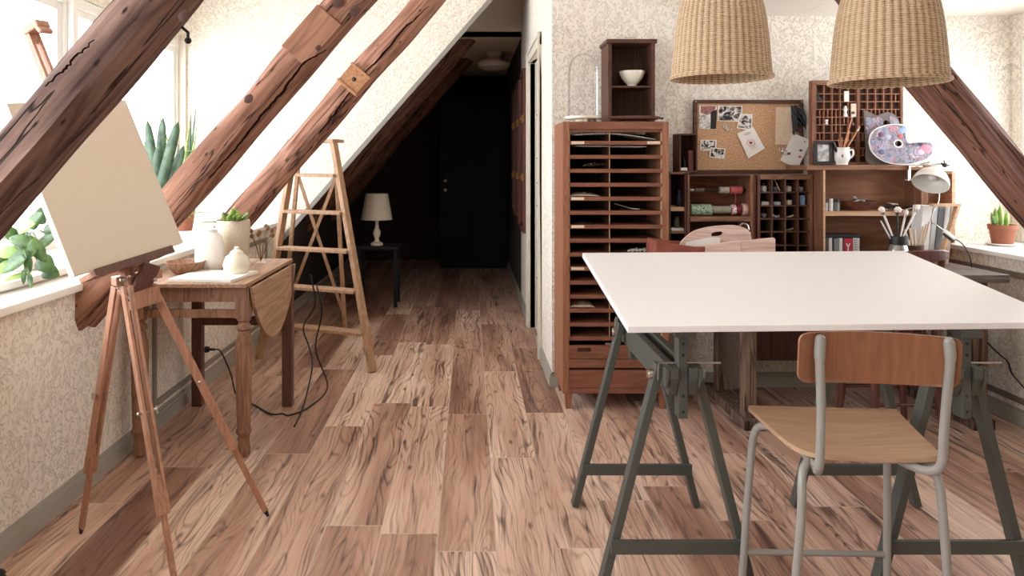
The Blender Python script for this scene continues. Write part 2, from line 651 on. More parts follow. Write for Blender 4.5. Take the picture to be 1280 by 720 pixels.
# left low wall and its sill
structure('wall_left', MB().box(XL - .14, XL, YN, YC + .06, 0, .782), PW)
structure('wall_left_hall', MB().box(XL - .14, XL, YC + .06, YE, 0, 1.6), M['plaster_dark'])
structure('wall_left_near', MB().box(XL - .14, XL, YN, YL, .782, 2.75), PW)
structure('trim_1', MB().box(WL - .02, XL + .03, YL, YC, .782, .812), M['sill'], bevel=.004)
# left dormer: end wall cut by the roof slope
pts = [(WL - .06, YC, .812), (XL, YC, .812), (XL, YC, roofz(XL)), ((2.75 - 2.334) / SL, YC, 2.75), (WL - .06, YC, 2.75)]
structure('wall_dormer_end', MB().extrude(pts, (0, .06, 0)), PW)
structure('wall_dormer_near', MB().box(WL - .06, XL - .14, YL - .06, YL, 0, 2.75), PW)
structure('wall_dormer_left', MB().box(WL - .06, WL, YL, YC, 2.2, 2.75).box(WL - .06, WL, YL, YL + .15, .812, 2.2), PW)
structure('wall_dormer_below', MB().box(WL - .06, WL, YL - .06, YC + .06, 0, .782).box(WL - .06, XL - .14, YC, YC + .06, 0, .812), M['plaster'])
# plaster strip along the slope and the roof over the hallway
b0, b1 = roofz(XL), 2.40
up = .20
q = [(XL, roofz(XL) + up), (XL, roofz(XL) + up + .1), (.38, roofz(.38) + up + .1), (.38, roofz(.38) + up)]
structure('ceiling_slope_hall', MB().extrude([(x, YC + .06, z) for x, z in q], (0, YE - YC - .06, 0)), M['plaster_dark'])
q = [(XL, roofz(XL) + .0), (XL, roofz(XL) + .05), (.362, 2.75 + .05), (.362, 2.75)]
structure('trim_2', MB().extrude([(x, YC - .012, z - .03) for x, z in q], (0, .012, 0)), M['trimgrey'])
# back wall, hallway wall with its door opening
DY0, DY1, DZ = 4.72, 5.52, 2.03
structure('wall_back', MB().box(XH, WR + .06, YB, YB + .1, 0, 2.75), PW)
mbw = MB().box(XH, XH + .1, YB + .1, DY0, 0, 2.75).box(XH, XH + .1, DY1, 6.5, 0, 2.75).box(XH, XH + .1, DY0, DY1, DZ, 2.75)
structure('wall_hall_right', mbw, PW)
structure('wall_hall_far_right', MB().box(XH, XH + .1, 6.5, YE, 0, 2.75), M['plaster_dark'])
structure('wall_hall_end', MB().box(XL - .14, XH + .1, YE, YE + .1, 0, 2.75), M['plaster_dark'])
structure('wall_hall_header', MB().box(-.5, XH, 6.5, 6.6, 2.40, 2.75), M['plaster'])
structure('ceiling_hall', MB().box(-.35, XH, 6.5, YE, 2.401, 2.45), M['plaster'])
# right low wall, sill, dormer
structure('wall_right', MB().box(XR, XR + .14, YN, YB, 0, .80), PW)
structure('wall_right_near', MB().box(XR, XR + .14, YN, Y0, .80, 2.75), PW)
structure('trim_3', MB().box(XR - .025, WR + .02, Y0, YB, .80, .825), M['sill'], bevel=.004)
structure('wall_dormer_right', MB().box(WR, WR + .06, Y0, YB, 1.95, 2.2).box(WR, WR + .06, YB - .07, YB, .825, 1.95)
          .box(WR, WR + .06, Y0, 2.45, .825, 1.95).box(XR + .14, WR + .06, Y0 - .06, Y0, 0, 2.75), PW)  # solid near stretch, out of view, set to weaken light from the right
structure('wall_dormer_right_below', MB().box(WR, WR + .06, Y0 - .06, YB, 0, .80), M['plaster'])
structure('wall_rear', MB().box(XL - .14, XR + .14, YN - .1, YN, 0, 2.75), M['plaster_dark'])  # unseen, coloured dark to cut light bounced onto front faces
# ceilings
structure('ceiling', MB().box(WL - .06, .80, YN, 6.5, 2.75, 2.85), M['plaster'])
q = [(1.27, 2.10), (1.27, 2.24), (.70, 2.88), (.70, 2.75)]
structure('ceiling_slope', MB().extrude([(x, YN, z) for x, z in q], (0, YB - YN, 0)), M['plaster'])
cb = MB()
for i in range(4):                       # plasterboard strips with fine joints between them
    xa = 1.27 + [0, .59, 1.21, 1.83][i]
    xb = 1.27 + [.587, 1.207, 1.827, 1.86][i]
    cb.box(xa, xb, YN, YB, 2.10, 2.16)
cb.box(1.27, WR + .06, YN, YB, 2.104, 2.2)
structure('ceiling_dormer', cb, M['plaster'])
structure('wall_above_back', MB().box(XH, .8, YB + .1, 6.5, 2.75, 2.8), M['plaster'])
# baseboards
def baseboard(name, a, b, inward):
    a, b, n = Vector(a), Vector(b), Vector(inward)
    mb = MB()
    for t, z0, z1 in ((.016, 0, .058), (.011, .058, .074), (.005, .074, .084)):
        mb.extrude([a, b, b + n * t, a + n * t], (0, 0, z1 - z0))
        for v in mb.bm.verts[-8:] if False else []:
            pass
    # lift the three courses
    vs = list(mb.bm.verts)
    for k, z0 in enumerate((0, .058, .074)):
        for v in vs[k * 8:(k + 1) * 8]:
            v.co.z += z0
    return structure(name, mb, M['base'])


baseboard('baseboard_left', (XL, YN, 0), (XL, YE, 0), (1, 0, 0))
baseboard('baseboard_right', (XR, YN, 0), (XR, YB, 0), (-1, 0, 0))
baseboard('baseboard_back', (XH, YB, 0), (XR, YB, 0), (0, -1, 0))
baseboard('baseboard_hall', (XH, YB - .016, 0), (XH, DY0 - .07, 0), (-1, 0, 0))
baseboard('baseboard_hall_far', (XH, DY1 + .07, 0), (XH, YE, 0), (-1, 0, 0))


def wall_frame(name, x, y0, y1, z0, z1, s, m):
    w = .028
    mb = MB().box(x, x + s * .012, y0, y1, z0, z0 + w).box(x, x + s * .012, y0, y1, z1 - w, z1)
    mb.box(x, x + s * .012, y0, y0 + w, z0 + w, z1 - w).box(x, x + s * .012, y1 - w, y1, z0 + w, z1 - w)
    structure(name, mb, m)


wall_frame('trim_4', XL, 3.40, 5.3, .108, .72, 1, M['trimgrey'])
wall_frame('trim_5', XR, 1.9, 3.98, .112, .74, -1, M['trimbrown'])
# door casing and the closed pale door in the hallway wall
t = thing('door_1', loc=(XH, DY0, 0), kind='structure')
cas = MB()
for (y0, y1, z0, z1) in ((DY0 - .085, DY0, 0, DZ), (DY1, DY1 + .085, 0, DZ), (DY0 - .085, DY1 + .085, DZ, DZ + .085)):
    cas.box(XH - .018, XH + .1, y0, y1, z0, z1)
for (y0, y1, z0, z1) in ((DY0 - .085, DY0 - .06, 0, DZ + .06), (DY1 + .06, DY1 + .085, 0, DZ + .06), (DY0 - .085, DY1 + .085, DZ + .06, DZ + .085)):
    cas.box(XH - .028, XH, y0, y1, z0, z1)
mesh('door_casing', cas, M['cream_paint'], t, bevel=.003)
mesh('door_leaf', MB().box(XH + .035, XH + .07, DY0, DY1, 0.005, DZ), M['cream_paint'], t)
sc_ = MB()
for zz in (.42, .95, 1.12, 1.30, 1.62):
    sc_.ball((XH + .034, DY1 - .22, zz), .008, sub=1)
mesh('screw', sc_, M['black'], t)  # black beads standing in for dark holes in the leaf
# windows
def window(name, x, y0, y1, z0, z1, bars, s, extra=0):
    t = thing(name, loc=(x, y0, z0), kind='structure')
    mb = MB()
    w = .06
    xa, xb = sorted((x, x - s * .06))
    xa2, xb2 = sorted((x - s * .0, x + s * .035))
    mb.box(xa, xb, y0, y0 + w, z0, z1).box(xa, xb, y1 - w, y1, z0, z1)
    mb.box(xa, xb, y0 + w, y1 - w, z0, z0 + w).box(xa, xb, y0 + w, y1 - w, z1 - w, z1)
    for y in bars:
        mb.box(xa, xb, y - .055, y + .055, z0 + w, z1 - w)
        mb.box(xa2, xb2, y - .025, y + .025, z0, z1)
    mesh('window_frame', mb, M['white_paint'], t, bevel=.004)
    edges = [y0 + w] + [v for y in bars for v in (y - .055, y + .055)] + [y1 - w]
    for a, b in zip(edges[0::2], edges[1::2]):
        sash = MB()
        q = .045
        sash.box(x - s * .045, x - s * .012, a, a + q, z0 + w, z1 - w).box(x - s * .045, x - s * .012, b - q, b, z0 + w, z1 - w)
        sash.box(x - s * .045, x - s * .012, a + q, b - q, z0 + w, z0 + w + q).box(x - s * .045, x - s * .012, a + q, b - q, z1 - w - q, z1 - w)
        so = mesh('window_sash', sash, M['white_paint'], t, bevel=.003)
        mesh('window_pane', MB().box(x - s * .03, x - s * .026, a + q, b - q, z0 + w + q, z1 - w - q), M['window_glass'], so)
    return t


window('window_1', WL, YL + .15, YC, .812, 2.2, (-.2, 1.9, 3.98), 1)  # stretch behind the camera added to brighten the foreground
window('window_2', WR, 2.45, YB - .07, .825, 1.95, (3.23,), -1)
# lining boards at the end of the left window
structure('trim_6', MB().box(WL, WL + .05, YC - .03, YC, .812, 2.2), M['cream_paint'])

# ------------------------------------------------------------------ roof timbers
def timber(label, mat, xa, za, xb, zb, yf, depth, thick, seed, right=False, cat='beam'):
    """a squared, weathered roof timber whose lower edge runs (xa,za)-(xb,zb); local X climbs along it"""
    d = Vector((xb - xa, 0, zb - za))
    Ln = d.length
    n = 60
    mb = MB()
    rows = []
    lo_u, hi_u = (0, thick)
    for i in range(n + 1):
        u = Ln * i / n
        k = lambda a, b, amp: amp * noise.noise(Vector((u * 2.2 + seed, a * 3.1, b * 2.7 + seed)))
        sec = []
        m = 4
        loop = []
        for j in range(m): loop.append((j / m, 0))
        for j in range(m): loop.append((1, j / m))
        for j in range(m): loop.append((1 - j / m, 1))
        for j in range(m): loop.append((0, 1 - j / m))
        for (a, b) in loop:
            ca, cb_ = a - .5, b - .5
            sq = max(abs(ca), abs(cb_))
            rr = (ca * ca + cb_ * cb_) ** .5
            f = 1 - .22 * max(0, rr / sq - 1.15) / .26
            ya = yf + depth * (.5 + ca * f) + k(a, b, .016)
            zb_ = thick * (.5 + cb_ * f) + k(b + 5, a, .018)
            sec.append(Vector((u, ya, zb_)))
        rows.append([mb.bm.verts.new(p) for p in sec])
    for a, b in zip(rows, rows[1:]):
        L = len(a)
        for j in range(L):
            mb.bm.faces.new([a[j], a[(j + 1) % L], b[(j + 1) % L], b[j]])
    mb.bm.faces.new(rows[0][::-1]); mb.bm.faces.new(rows[-1])
    ang = math.atan2(zb - za, xb - xa)
    bm = mb.bm
    if right:
        for v in bm.verts:
            v.co.z = -v.co.z
    bmesh.ops.recalc_face_normals(bm, faces=bm.faces)
    me = bpy.data.meshes.new('roof_beam'); bm.to_mesh(me); bm.free()
    me.materials.append(mat)
    for p in me.polygons: p.use_smooth = True
    me.set_sharp_from_angle(angle=R(50))
    o = link(bpy.data.objects.new('roof_beam', me))
    o.location = (xa, 0, za)
    o.rotation_euler = (0, -ang, 0)
    OFF[o.name] = Vector((0, 0, 0))
    props(o, label, cat, 'sloping roof timbers')
    return o


def lowx(z, dback):          # the photo's own roof line
    return (z - 2.343) / SL


b1 = timber('thick dusky roof beam crossing in front of the canvas and window', M['beam_a'],
            XL + .0, 2.343 + SL * XL, .32, 2.343 + SL * .32, 1.55, .16, .118, 1.0)
b2 = timber('reddish roof beam with a long crack and two knots, ending behind the easel', M['beam_b'],
            XL + .0, 2.343 + SL * XL, .30, 2.343 + SL * .30, 2.74, .18, .13, 5.0)
b3 = timber('slimmer reddish roof beam with a wooden patch, leading down to the still life', M['beam_b'],
            XL + .0, 2.343 + SL * XL, .32, 2.343 + SL * .32, 3.97, .16, .145, 9.0)
b4 = timber('dark roof beam in the hallway, right under the cream strip', M['beam_c'],
            XL + .02, 2.343 + SL * (XL + .02) - .01, .05, 2.343 + SL * .05 - .01, 6.60, .18, .18, 14.0)
b5 = timber('far dark roof beam deep inside the hallway', M['beam_c'],
            XL + .02, 2.343 + SL * (XL + .02) - .01, .03, 2.343 + SL * .03 - .01, 7.8, .18, .18, 18.0)
b6 = timber('brown roof beam sloping down behind the wicker lamp to the potted bulb', M['beam_c'],
            XR - .0, 3.663 - 1.2 * XR, .78, 3.663 - 1.2 * .78, 2.74, .18, .135, 23.0, right=True)
# wooden patch let into the third timber, black coat hook on the first
a3 = math.atan(SL)


def on_beam(o, u, y0, y1, z0, z1, name, mat, du=.05, bevel=.003):
    mb = MB().box(u - du, u + du, y0, y1, z0, z1)
    OFF[o.name] = Vector((0, 0, 0))
    return mesh(name, mb, mat, o, bevel=bevel)


def along(px, py, yf):       # distance up the timber of the picture point on its front face
    p = PT(px, py, yf)
    return (p.x - XL) * math.cos(a3) + (p.z - (2.343 + SL * XL)) * math.sin(a3)


def uw(px, py, yf):          # place of a picture point on a timber's front face: along it and across it
    p = PT(px, py, yf)
    rx, rz = p.x - XL, p.z - (2.343 + SL * XL)
    return rx * math.cos(a3) + rz * math.sin(a3), -rx * math.sin(a3) + rz * math.cos(a3)


u, w_ = uw(446, 102, 3.97)
pt = mesh('wooden_patch', MB().box(u - .062, u + .062, 3.958, 4.02, .012, .142), M['patch'], b3, bevel=.004)
pt['label'] = 'pale wooden patch'
mesh('patch_batten', MB().box(u + .05, u + .066, 3.950, 3.97, .008, .146), M['patch'], b3, bevel=.003)
mesh('patch_batten', MB().box(u - .066, u - .05, 3.950, 3.97, .008, .146), M['patch'], b3, bevel=.003)
mesh('nail', MB().ball((u, 3.956, .075), .012, (1, .4, 1), sub=2), M['black'], b3)
u0, w0 = uw(405, 58, 2.74)
sc2 = mesh('smooth_splice', MB().box(u0 - .105, u0 + .105, 2.732, 2.80, .006, .127), M['splice'], b2, bevel=.003)
sc2['label'] = 'smoother sawn stretch of the timber'
M['knot'] = plain('wood_knot', col(84, 54, 42), .8, var=.3, scale=40)
for bb, px, py, yf, rr in ((b2, 423, 3, 2.738, .020), (b2, 444, 14, 2.738, .019), (b2, 312, 124, 2.738, .018), (b2, 398, 60, 2.731, .010), (b1, 231, 20, 1.55, .012)):
    u, w_ = uw(px, py, yf)
    mesh('knot', MB().lathe([(0, .0), (rr * .4, -.001), (rr * .55, .001), (rr * .8, .0), (rr * .95, .004), (0, .01)], (u, yf, w_), 18, (R(90), 0, 0), squash=(1.25, 1)), M['knot'], bb, smooth=True)


def crack(bb, pts, yf, w):
    """open split in the front face, dark inside"""
    q = [uw(x, y, yf) for x, y in pts]
    n_ = 8
    P = []
    for (ua, wa), (ub, wb) in zip(q, q[1:]):
        for k in range(n_):
            s_ = k / n_
            P.append((ua + (ub - ua) * s_, wa + (wb - wa) * s_ + .006 * noise.noise((ua * 9 + k * .7, wa * 30, 1.0))))
    P.append(q[-1])
    m_ = len(P)
    top_, bot_ = [], []
    for k, (uu, ww) in enumerate(P):
        h_ = w * (.25 + .75 * math.sin(PI * (k + .3) / m_)) * (1 + .5 * noise.noise((k * .9, 3.0, 2.0)))
        top_.append(Vector((uu, yf, ww + h_ / 2))); bot_.append(Vector((uu, yf, ww - h_ / 2)))
    mb_ = MB()
    mb_.grid([top_, bot_])
    return mesh('crack', mb_, M['crack'], bb, solid=.003)


crack(b2, [(408, 62), (380, 78), (350, 118), (322, 150), (298, 182), (262, 222)], 2.728, .010)
crack(b3, [(536, 8), (505, 36), (470, 78), (452, 94)], 3.955, .010)
crack(b3, [(438, 114), (420, 140), (398, 168)], 3.955, .012)
crack(b1, [(118, 50), (96, 70), (78, 90), (56, 108)], 1.546, .004)
u = along(229, 38, 1.63)
mesh('coat_hook', MB().tube([(u, 1.66, .01), (u, 1.66, -.018), (u - .008, 1.65, -.03)], .0035, 8)
     .ball((u - .012, 1.645, -.036), .008, sub=2), M['black'], b1, smooth=True)

# ------------------------------------------------------------------ hallway furnishings
# panelled wardrobe at the far end, the gloom put into its colour
t = thing('wardrobe', 'panelled wardrobe with shade-darkened wood standing at the dark end of the hallway', 'wardrobe', (0.03, 8.6, 0))
mesh('carcass', MB().box(-.36, .455, 8.64, 9.3, 0, 2.04), M['darkhall'], t)
for x0, x1 in ((-.35, .04), (.05, .445)):
    d = MB().box(x0, x1, 8.60, 8.64, .06, 2.0)
    for z0, z1 in ((.16, .9), (.98, 1.92)):
        d.box(x0 + .05, x1 - .05, 8.59, 8.60, z0, z0 + .02).box(x0 + .05, x1 - .05, 8.59, 8.60, z1 - .02, z1)
        d.box(x0 + .05, x0 + .07, 8.59, 8.60, z0, z1).box(x1 - .07, x1 - .05, 8.59, 8.60, z0, z1)
    dd = mesh('wardrobe_door', d, M['darkhall'], t, bevel=.003)
    if x0 < -.2:
        for z in (1.05, .94):
            mesh('door_knob', MB().ball((x0 + .06, 8.575, z), .02), M['white_cer'], dd, smooth=True)
# ceiling lamp
c = (.245, 7.35, 2.40)
t = thing('ceiling_lamp', 'round glass ceiling lamp under the hallway ceiling', 'ceiling lamp', c)
mesh('lamp_base', MB().lathe([(0, 0), (.09, 0), (.095, -.02), (.075, -.05), (.06, -.08), (0, -.08)], c), M['white_cer'], t, smooth=True)
mesh('lamp_shade', MB().lathe([(0.06, -.08), (.14, -.09), (.175, -.12), (.16, -.16), (.10, -.19), (0, -.2)], c), M['white_cer'], t, smooth=True)
# tall mahogany frames hanging on the hallway wall
fr = None
for i, (y, z0, z1) in enumerate(((5.78, .70, 2.03), (6.38, .72, 2.0), (7.0, .76, 1.98))):
    t = thing('framed_panel', ['tall dark red framed panel hung on the hallway wall right beyond the pale door',
                             'middle one of the tall dark red framed panels on the hallway wall',
                             'tall dark red framed panel furthest down the hallway wall'][i], 'panel', (XH, y, z0), 'tall panels on the hallway wall')
    mb = MB()
    for (a, b, c0, c1) in ((y, y + .05, z0, z1), (y + .37, y + .42, z0, z1), (y + .05, y + .37, z0, z0 + .05), (y + .05, y + .37, z1 - .05, z1)):
        mb.box(XH - .035, XH - .002, a, b, c0, c1)
    mesh('frame', mb, M['redbrown'], t, bevel=.004)
    mesh('backing', MB().box(XH - .012, XH - .004, y + .05, y + .37, z0 + .05, z1 - .05), M['inner'], t)
    for zz in (1.62, 1.15):
        mesh('clasp', MB().box(XH - .05, XH - .03, y - .004, y + .03, zz - .03, zz + .03).ball((XH - .052, y + .015, zz), .012), M['brass'], t)
# side table and table lamp in the gloom
t = thing('side_table', 'small shade-darkened side table under the roof slope in the hallway', 'table', (-.80, 6.45, 0))
mesh('tabletop', MB().box(-1.0, -.62, 6.28, 6.6, .505, .53), M['darkhall'], t, bevel=.004)
for x in (-.97, -.65):
    for y in (6.31, 6.57):
        mesh('leg', MB().bar((x, y, 0), (x, y, .505), .03, .03, (0, 1, 0)), M['darkhall'], t)
c = (-.83, 6.44, .53)
t = thing('table_lamp', 'table lamp with turned foot and wide shade on the hallway side table', 'table lamp', c)
mesh('lamp_foot', MB().lathe([(0, 0), (.055, 0), (.055, .02), (.025, .035), (.018, .06), (.032, .09), (.036, .12), (.02, .15), (.014, .2), (.028, .225), (.028, .235), (0, .24)], c), M['cream_cer'], t, smooth=True)
mesh('lamp_shade', MB().lathe([(.14, .23), (.10, .46), (.097, .46), (.137, .23)], c), M['cream_paint'], t, smooth=True)
# ================================================================== drawing table on two trestles
FL = Vector((.44, 2.0, .814)); FRt = Vector((1.7072, 2.0475, .8163)); BRt = Vector((1.7016, 2.8205, .9237)); BL = Vector((.4345, 2.773, .9218))
TH = .019
nrm = (FRt - FL).cross(BL - FL).normalized()
mb = MB().extrude([FL, FRt, BRt, BL], -nrm * TH)
single('tabletop', mb, M['white_top'], 'white tilted drawing board lying across the two grey trestles', 'tabletop', (1.07, 2.4, .86), bevel=.0015)


def board_under(x, y):
    """height of the underside of the tilted board"""
    p = FL - nrm * (TH + .001)
    return p.z - (nrm.x * (x - p.x) + nrm.y * (y - p.y)) / nrm.z


def trestle(xc, label):
    yn, yf = 2.13, 2.66
    t = thing('trestle', label, 'trestle', (xc, (yn + yf) / 2, 0), 'adjustable grey trestles')
    m = M['trestle']
    zt = .683
    half = .225
    # legs, flat boards fixed to the outer faces of the rails
    for y in (yn, yf):
        for s in (-1, 1):
            top = Vector((xc + s * .052, y, .675)); bot = Vector((xc + s * half, y, .0))
            d = (top - bot).normalized()
            side = Vector((0, 1, 0))
            mb = MB().bar(bot + d * .004, top, .042, .024, (1, 0, 0) if False else d.cross(side))
            # level the foot
            mesh('leg', mb, m, t, bevel=.002)
            bl = MB().lathe([(0, -.012), (.013, -.012), (.015, -.008), (.015, .006), (.01, .01), (0, .012)],
                            (xc + s * .074, y, .645), 12, (0, R(90), 0))
            bl.tube([(xc + s * .03, y, .645), (xc + s * .08, y, .645)], .005, 8)
            mesh('bolt', bl, M['metal'], t, smooth=True)
        mesh('crossbar', MB().box(xc - half * .80 - .02, xc + half * .80 + .02, y - .036, y - .0225, .128, .168), m, t, bevel=.002)
    # two rails with shaped ends, the uprights slide between them
    for s in (-1, 1):
        xa, xb = xc + s * .0155, xc + s * .0395
        x0, x1 = min(xa, xb), max(xa, xb)
        prof = [(2.05, zt), (2.74, zt), (2.74, zt - .03), (2.715, zt - .085), (2.075, zt - .085), (2.05, zt - .03)]
        mb = MB().extrude([(x0, y, z) for y, z in prof], (x1 - x0, 0, 0))
        mesh('rail', mb, m, t, bevel=.002)
    for s in (-1, 1):
        e = 2.05 if s < 0 else 2.74
        for q in (-1, 1):
            xa = xc + q * .0405; xb = xc + q * .0545
            x0, x1 = min(xa, xb), max(xa, xb)
            y0, y1 = (e, e + .03) if s < 0 else (e - .03, e)
            mb = MB().extrude([(x0, y0, zt + .0), (x1, y0, zt + .0), (x1, y0, zt - .03), (x0, y0, zt - .06)], (0, y1 - y0, 0))
            mesh('end_block', mb, m, t, bevel=.002)
    tops = []
    for y in (2.085, 2.70):
        zt_ = board_under(xc, y) - .026
        tops.append((y, zt_))
        up = MB().box(xc - .0135, xc + .0135, y - .022, y + .022, .535, zt_)
        u = mesh('upright', up, m, t, bevel=.002)
        z = zt + .035
        zs = [.555, .60]
        while z < zt_ - .02:
            zs.append(z); z += .032
        for z in zs:
            mesh('peg_hole', MB().lathe([(0, -.0008), (.0045, -.0008), (.0045, .0008), (0, .0008)], (xc, y - .0222, z), 10, (R(90), 0, 0)), M['black'], u)
        pin = MB().tube([(xc - .066, y + .002, .64), (xc - .066, y, .672), (xc - .064, y, .6895), (xc - .05, y, .6895), (xc + .115, y, .6895)], .0032, 8)
        mesh('pin', pin, M['metal'], t, smooth=True)
    (ya, za), (yb, zb) = tops
    dz = (zb - za) / (yb - ya)
    mesh('bearer', MB().extrude([(xc - .03, 2.04, za - (ya - 2.04) * dz), (xc + .03, 2.04, za - (ya - 2.04) * dz),
                                 (xc + .03, 2.04, za - (ya - 2.04) * dz + .0255), (xc - .03, 2.04, za - (ya - 2.04) * dz + .0255)],
                                (0, .71, .71 * dz)), m, t, bevel=.002)
    return t


trestle(.612, 'dark grey-green adjustable trestle standing nearest the pigeonhole cabinet')
trestle(1.425, 'dark grey-green adjustable trestle standing behind the school chair')

# ------------------------------------------------------------------ school chair
def smoothpath(pts, n=6):
    """Catmull-Rom through the points"""
    P = [Vector(p) for p in pts]
    P = [P[0] * 2 - P[1]] + P + [P[-1] * 2 - P[-2]]
    out = []
    for i in range(1, len(P) - 2):
        for k in range(n):
            s = k / n
            a, b, c, d = P[i - 1], P[i], P[i + 1], P[i + 2]
            out.append(.5 * ((2 * b) + (c - a) * s + (2 * a - 5 * b + 4 * c - d) * s * s + (3 * b - a - 3 * c + d) * s ** 3))
    out.append(P[-2])
    return out


t = thing('school_chair', 'old school chair with plywood seat and grey tube legs at the white table', 'chair', (1.0, 1.9, 0))
r = .0105
# seat outline: front (far) edge wide, rear edge narrow with round corners
so = [(.832, 2.125), (.86, 2.145), (1.245, 2.12), (1.262, 2.10)]
seat_pts = []
outline = [(.832, 2.140), (1.0, 2.128), (1.232, 2.110), (1.243, 2.092), (1.215, 1.98), (1.192, 1.88), (1.172, 1.80), (1.14, 1.771), (1.08, 1.766), (.96, 1.776), (.88, 1.785), (.845, 1.805), (.826, 1.85), (.822, 1.95), (.823, 2.05), (.824, 2.125)]
ol = [Vector((x, y, 0)) for x, y in outline]
path = smoothpath(ol + [ol[0]], 4)[:-1]
cen = sum(path, Vector()) / len(path)


def seatz(x, y):
    return .548 - .010 * math.exp(-((x - cen.x) ** 2 + (y - cen.y + .03) ** 2) / .02)


mbs = MB()
rings = []
for k, sc in enumerate((1.0, .85, .65, .4, .15)):
    rings.append([cen + (p - cen) * sc for p in path])
top = [[mbs.bm.verts.new((p.x, p.y, seatz(p.x, p.y))) for p in rg] for rg in rings]
bot = [[mbs.bm.verts.new((p.x, p.y, seatz(p.x, p.y) - .012)) for p in rg] for rg in rings]
n = len(path)
for a, b in zip(top, top[1:]):
    for i in range(n): mbs.bm.faces.new([a[i], a[(i + 1) % n], b[(i + 1) % n], b[i]])
for a, b in zip(bot, bot[1:]):
    for i in range(n): mbs.bm.faces.new([a[i], b[i], b[(i + 1) % n], a[(i + 1) % n]])
mbs.bm.faces.new(top[-1]); mbs.bm.faces.new(bot[-1][::-1])
for i in range(n): mbs.bm.faces.new([top[0][i], bot[0][i], bot[0][(i + 1) % n], top[0][(i + 1) % n]])
mesh('seat', mbs, M['ply'], t, bevel=.003, smooth=True)
# backrest: curved board with round corners
rows = []
bw, bz0, bz1 = .192, .742, .868
nx, nz = 24, 30
def back_y(s): return 1.712 - .045 * s * s + .0
mbk = MB()
front, rear = [], []
cr = .022
for j in range(nz + 1):
    v = j / nz
    z = bz0 + (bz1 - bz0) * v
    e = min(z - bz0, bz1 - z)
    cut = 0 if e > cr else cr - math.sqrt(max(0, cr * cr - (cr - e) ** 2))
    ra, rb = [], []
    for i in range(nx + 1):
        s = -1 + 2 * i / nx
        x = .970 + s * (bw - cut)
        zz = z - .012 * (i / nx) - .006 * s * s * (0 if v > .5 else -1)
        y = 1.712 + .035 * (1 - s * s) * 1.0 - .012 + .01 * (.5 - v)
        ra.append((x, y, zz)); rb.append((x, y + .009, zz))
    front.append(ra); rear.append(rb)
mbk.grid(front); mbk.grid(rear)
A = front[0] + [r_[-1] for r_ in front[1:]] + front[-1][::-1][1:] + [r_[0] for r_ in front[::-1][1:-1]]
B = rear[0] + [r_[-1] for r_ in rear[1:]] + rear[-1][::-1][1:] + [r_[0] for r_ in rear[::-1][1:-1]]
for i in range(len(A)):
    j = (i + 1) % len(A)
    mbk.face([A[i], A[j], B[j], B[i]])
mesh('backrest', mbk, M['ply_d'], t, smooth=True)
# tubes
for s, x in ((-1, .828), (1, 1.132)):
    e_ = 1 if s > 0 else .6
    pts = [(x, 1.700, .852 - (.006 if s > 0 else 0)), (x + .002 * s, 1.699, .80), (x - .004 * s, 1.704, .70), (x - .006 * s, 1.710, .62), (x - .006 * s, 1.714, .565),
           (x - .010 * s * e_, 1.722, .538), (x - .022 * s * e_, 1.742, .5235), (x - .038 * s * e_, 1.77, .5205), (x - .05 * s * e_, 1.82, .521), (x - .04 * s, 1.95, .523), (x - .02 * s, 2.05, .524)]
    pp = smoothpath(pts, 6)
    rad = [r + (.002 if i < 6 else 0) for i in range(len(pp))]
    mesh('back_tube', MB().tube(pp, r, 14, True, rad).ball(pp[0], .0124, (1, .9, 1)), M['tube'], t, smooth=True)
for (x0, y0, x1, y1, xm) in ((.845, 1.80, .762, 1.735, .818), (1.125, 1.80, 1.168, 1.735, 1.148)):
    pts = [(x0 + (.04 if x0 < 1 else -.04), 1.86, .522), (x0, y0 + .0, .521), (xm, y0 - .03, .50), (xm + (x1 - xm) * .25, y1 + .015, .38), (x1, y1, .010)]
    l = mesh('leg', MB().tube(smoothpath(pts, 8), r, 14), M['tube'], t, smooth=True)
    mesh('foot_cap', MB().lathe([(0, 0), (.014, 0), (.014, .025), (0, .025)], (x1, y1, 0), 14), M['black'], l, smooth=True)
for (x0, x1) in ((.845, .783), (1.195, 1.206)):
    pts = [(x0 + (.03 if x0 < 1 else -.03), 2.02, .522), (x0, 2.045, .521), (x0 + (x1 - x0) * .4, 2.066, .50), (x0 + (x1 - x0) * .6, 2.072, .40), (x1, 2.08, .010)]
    l = mesh('leg', MB().tube(smoothpath(pts, 8), r, 14), M['tube'], t, smooth=True)
    mesh('foot_cap', MB().lathe([(0, 0), (.014, 0), (.014, .025), (0, .025)], (x1, 2.08, 0), 14), M['black'], l, smooth=True)
mesh('stretcher', MB().tube([(.795, 2.079, .145), (1.206, 2.079, .139)], .0085, 12), M['tube'], t, smooth=True)
mesh('under_seat_bar', MB().tube([(.86, 1.86, .522), (1.11, 1.86, .522)], .009, 12), M['tube'], t, smooth=True)
for x in (.815, 1.14):
    pass
for (x, y) in ((.865, 1.84), (.98, 1.93)):
    mesh('rivet', MB().ball((x, y, seatz(x, y) + .001), .004, (1, 1, .4)), M['metal'], t, smooth=True)

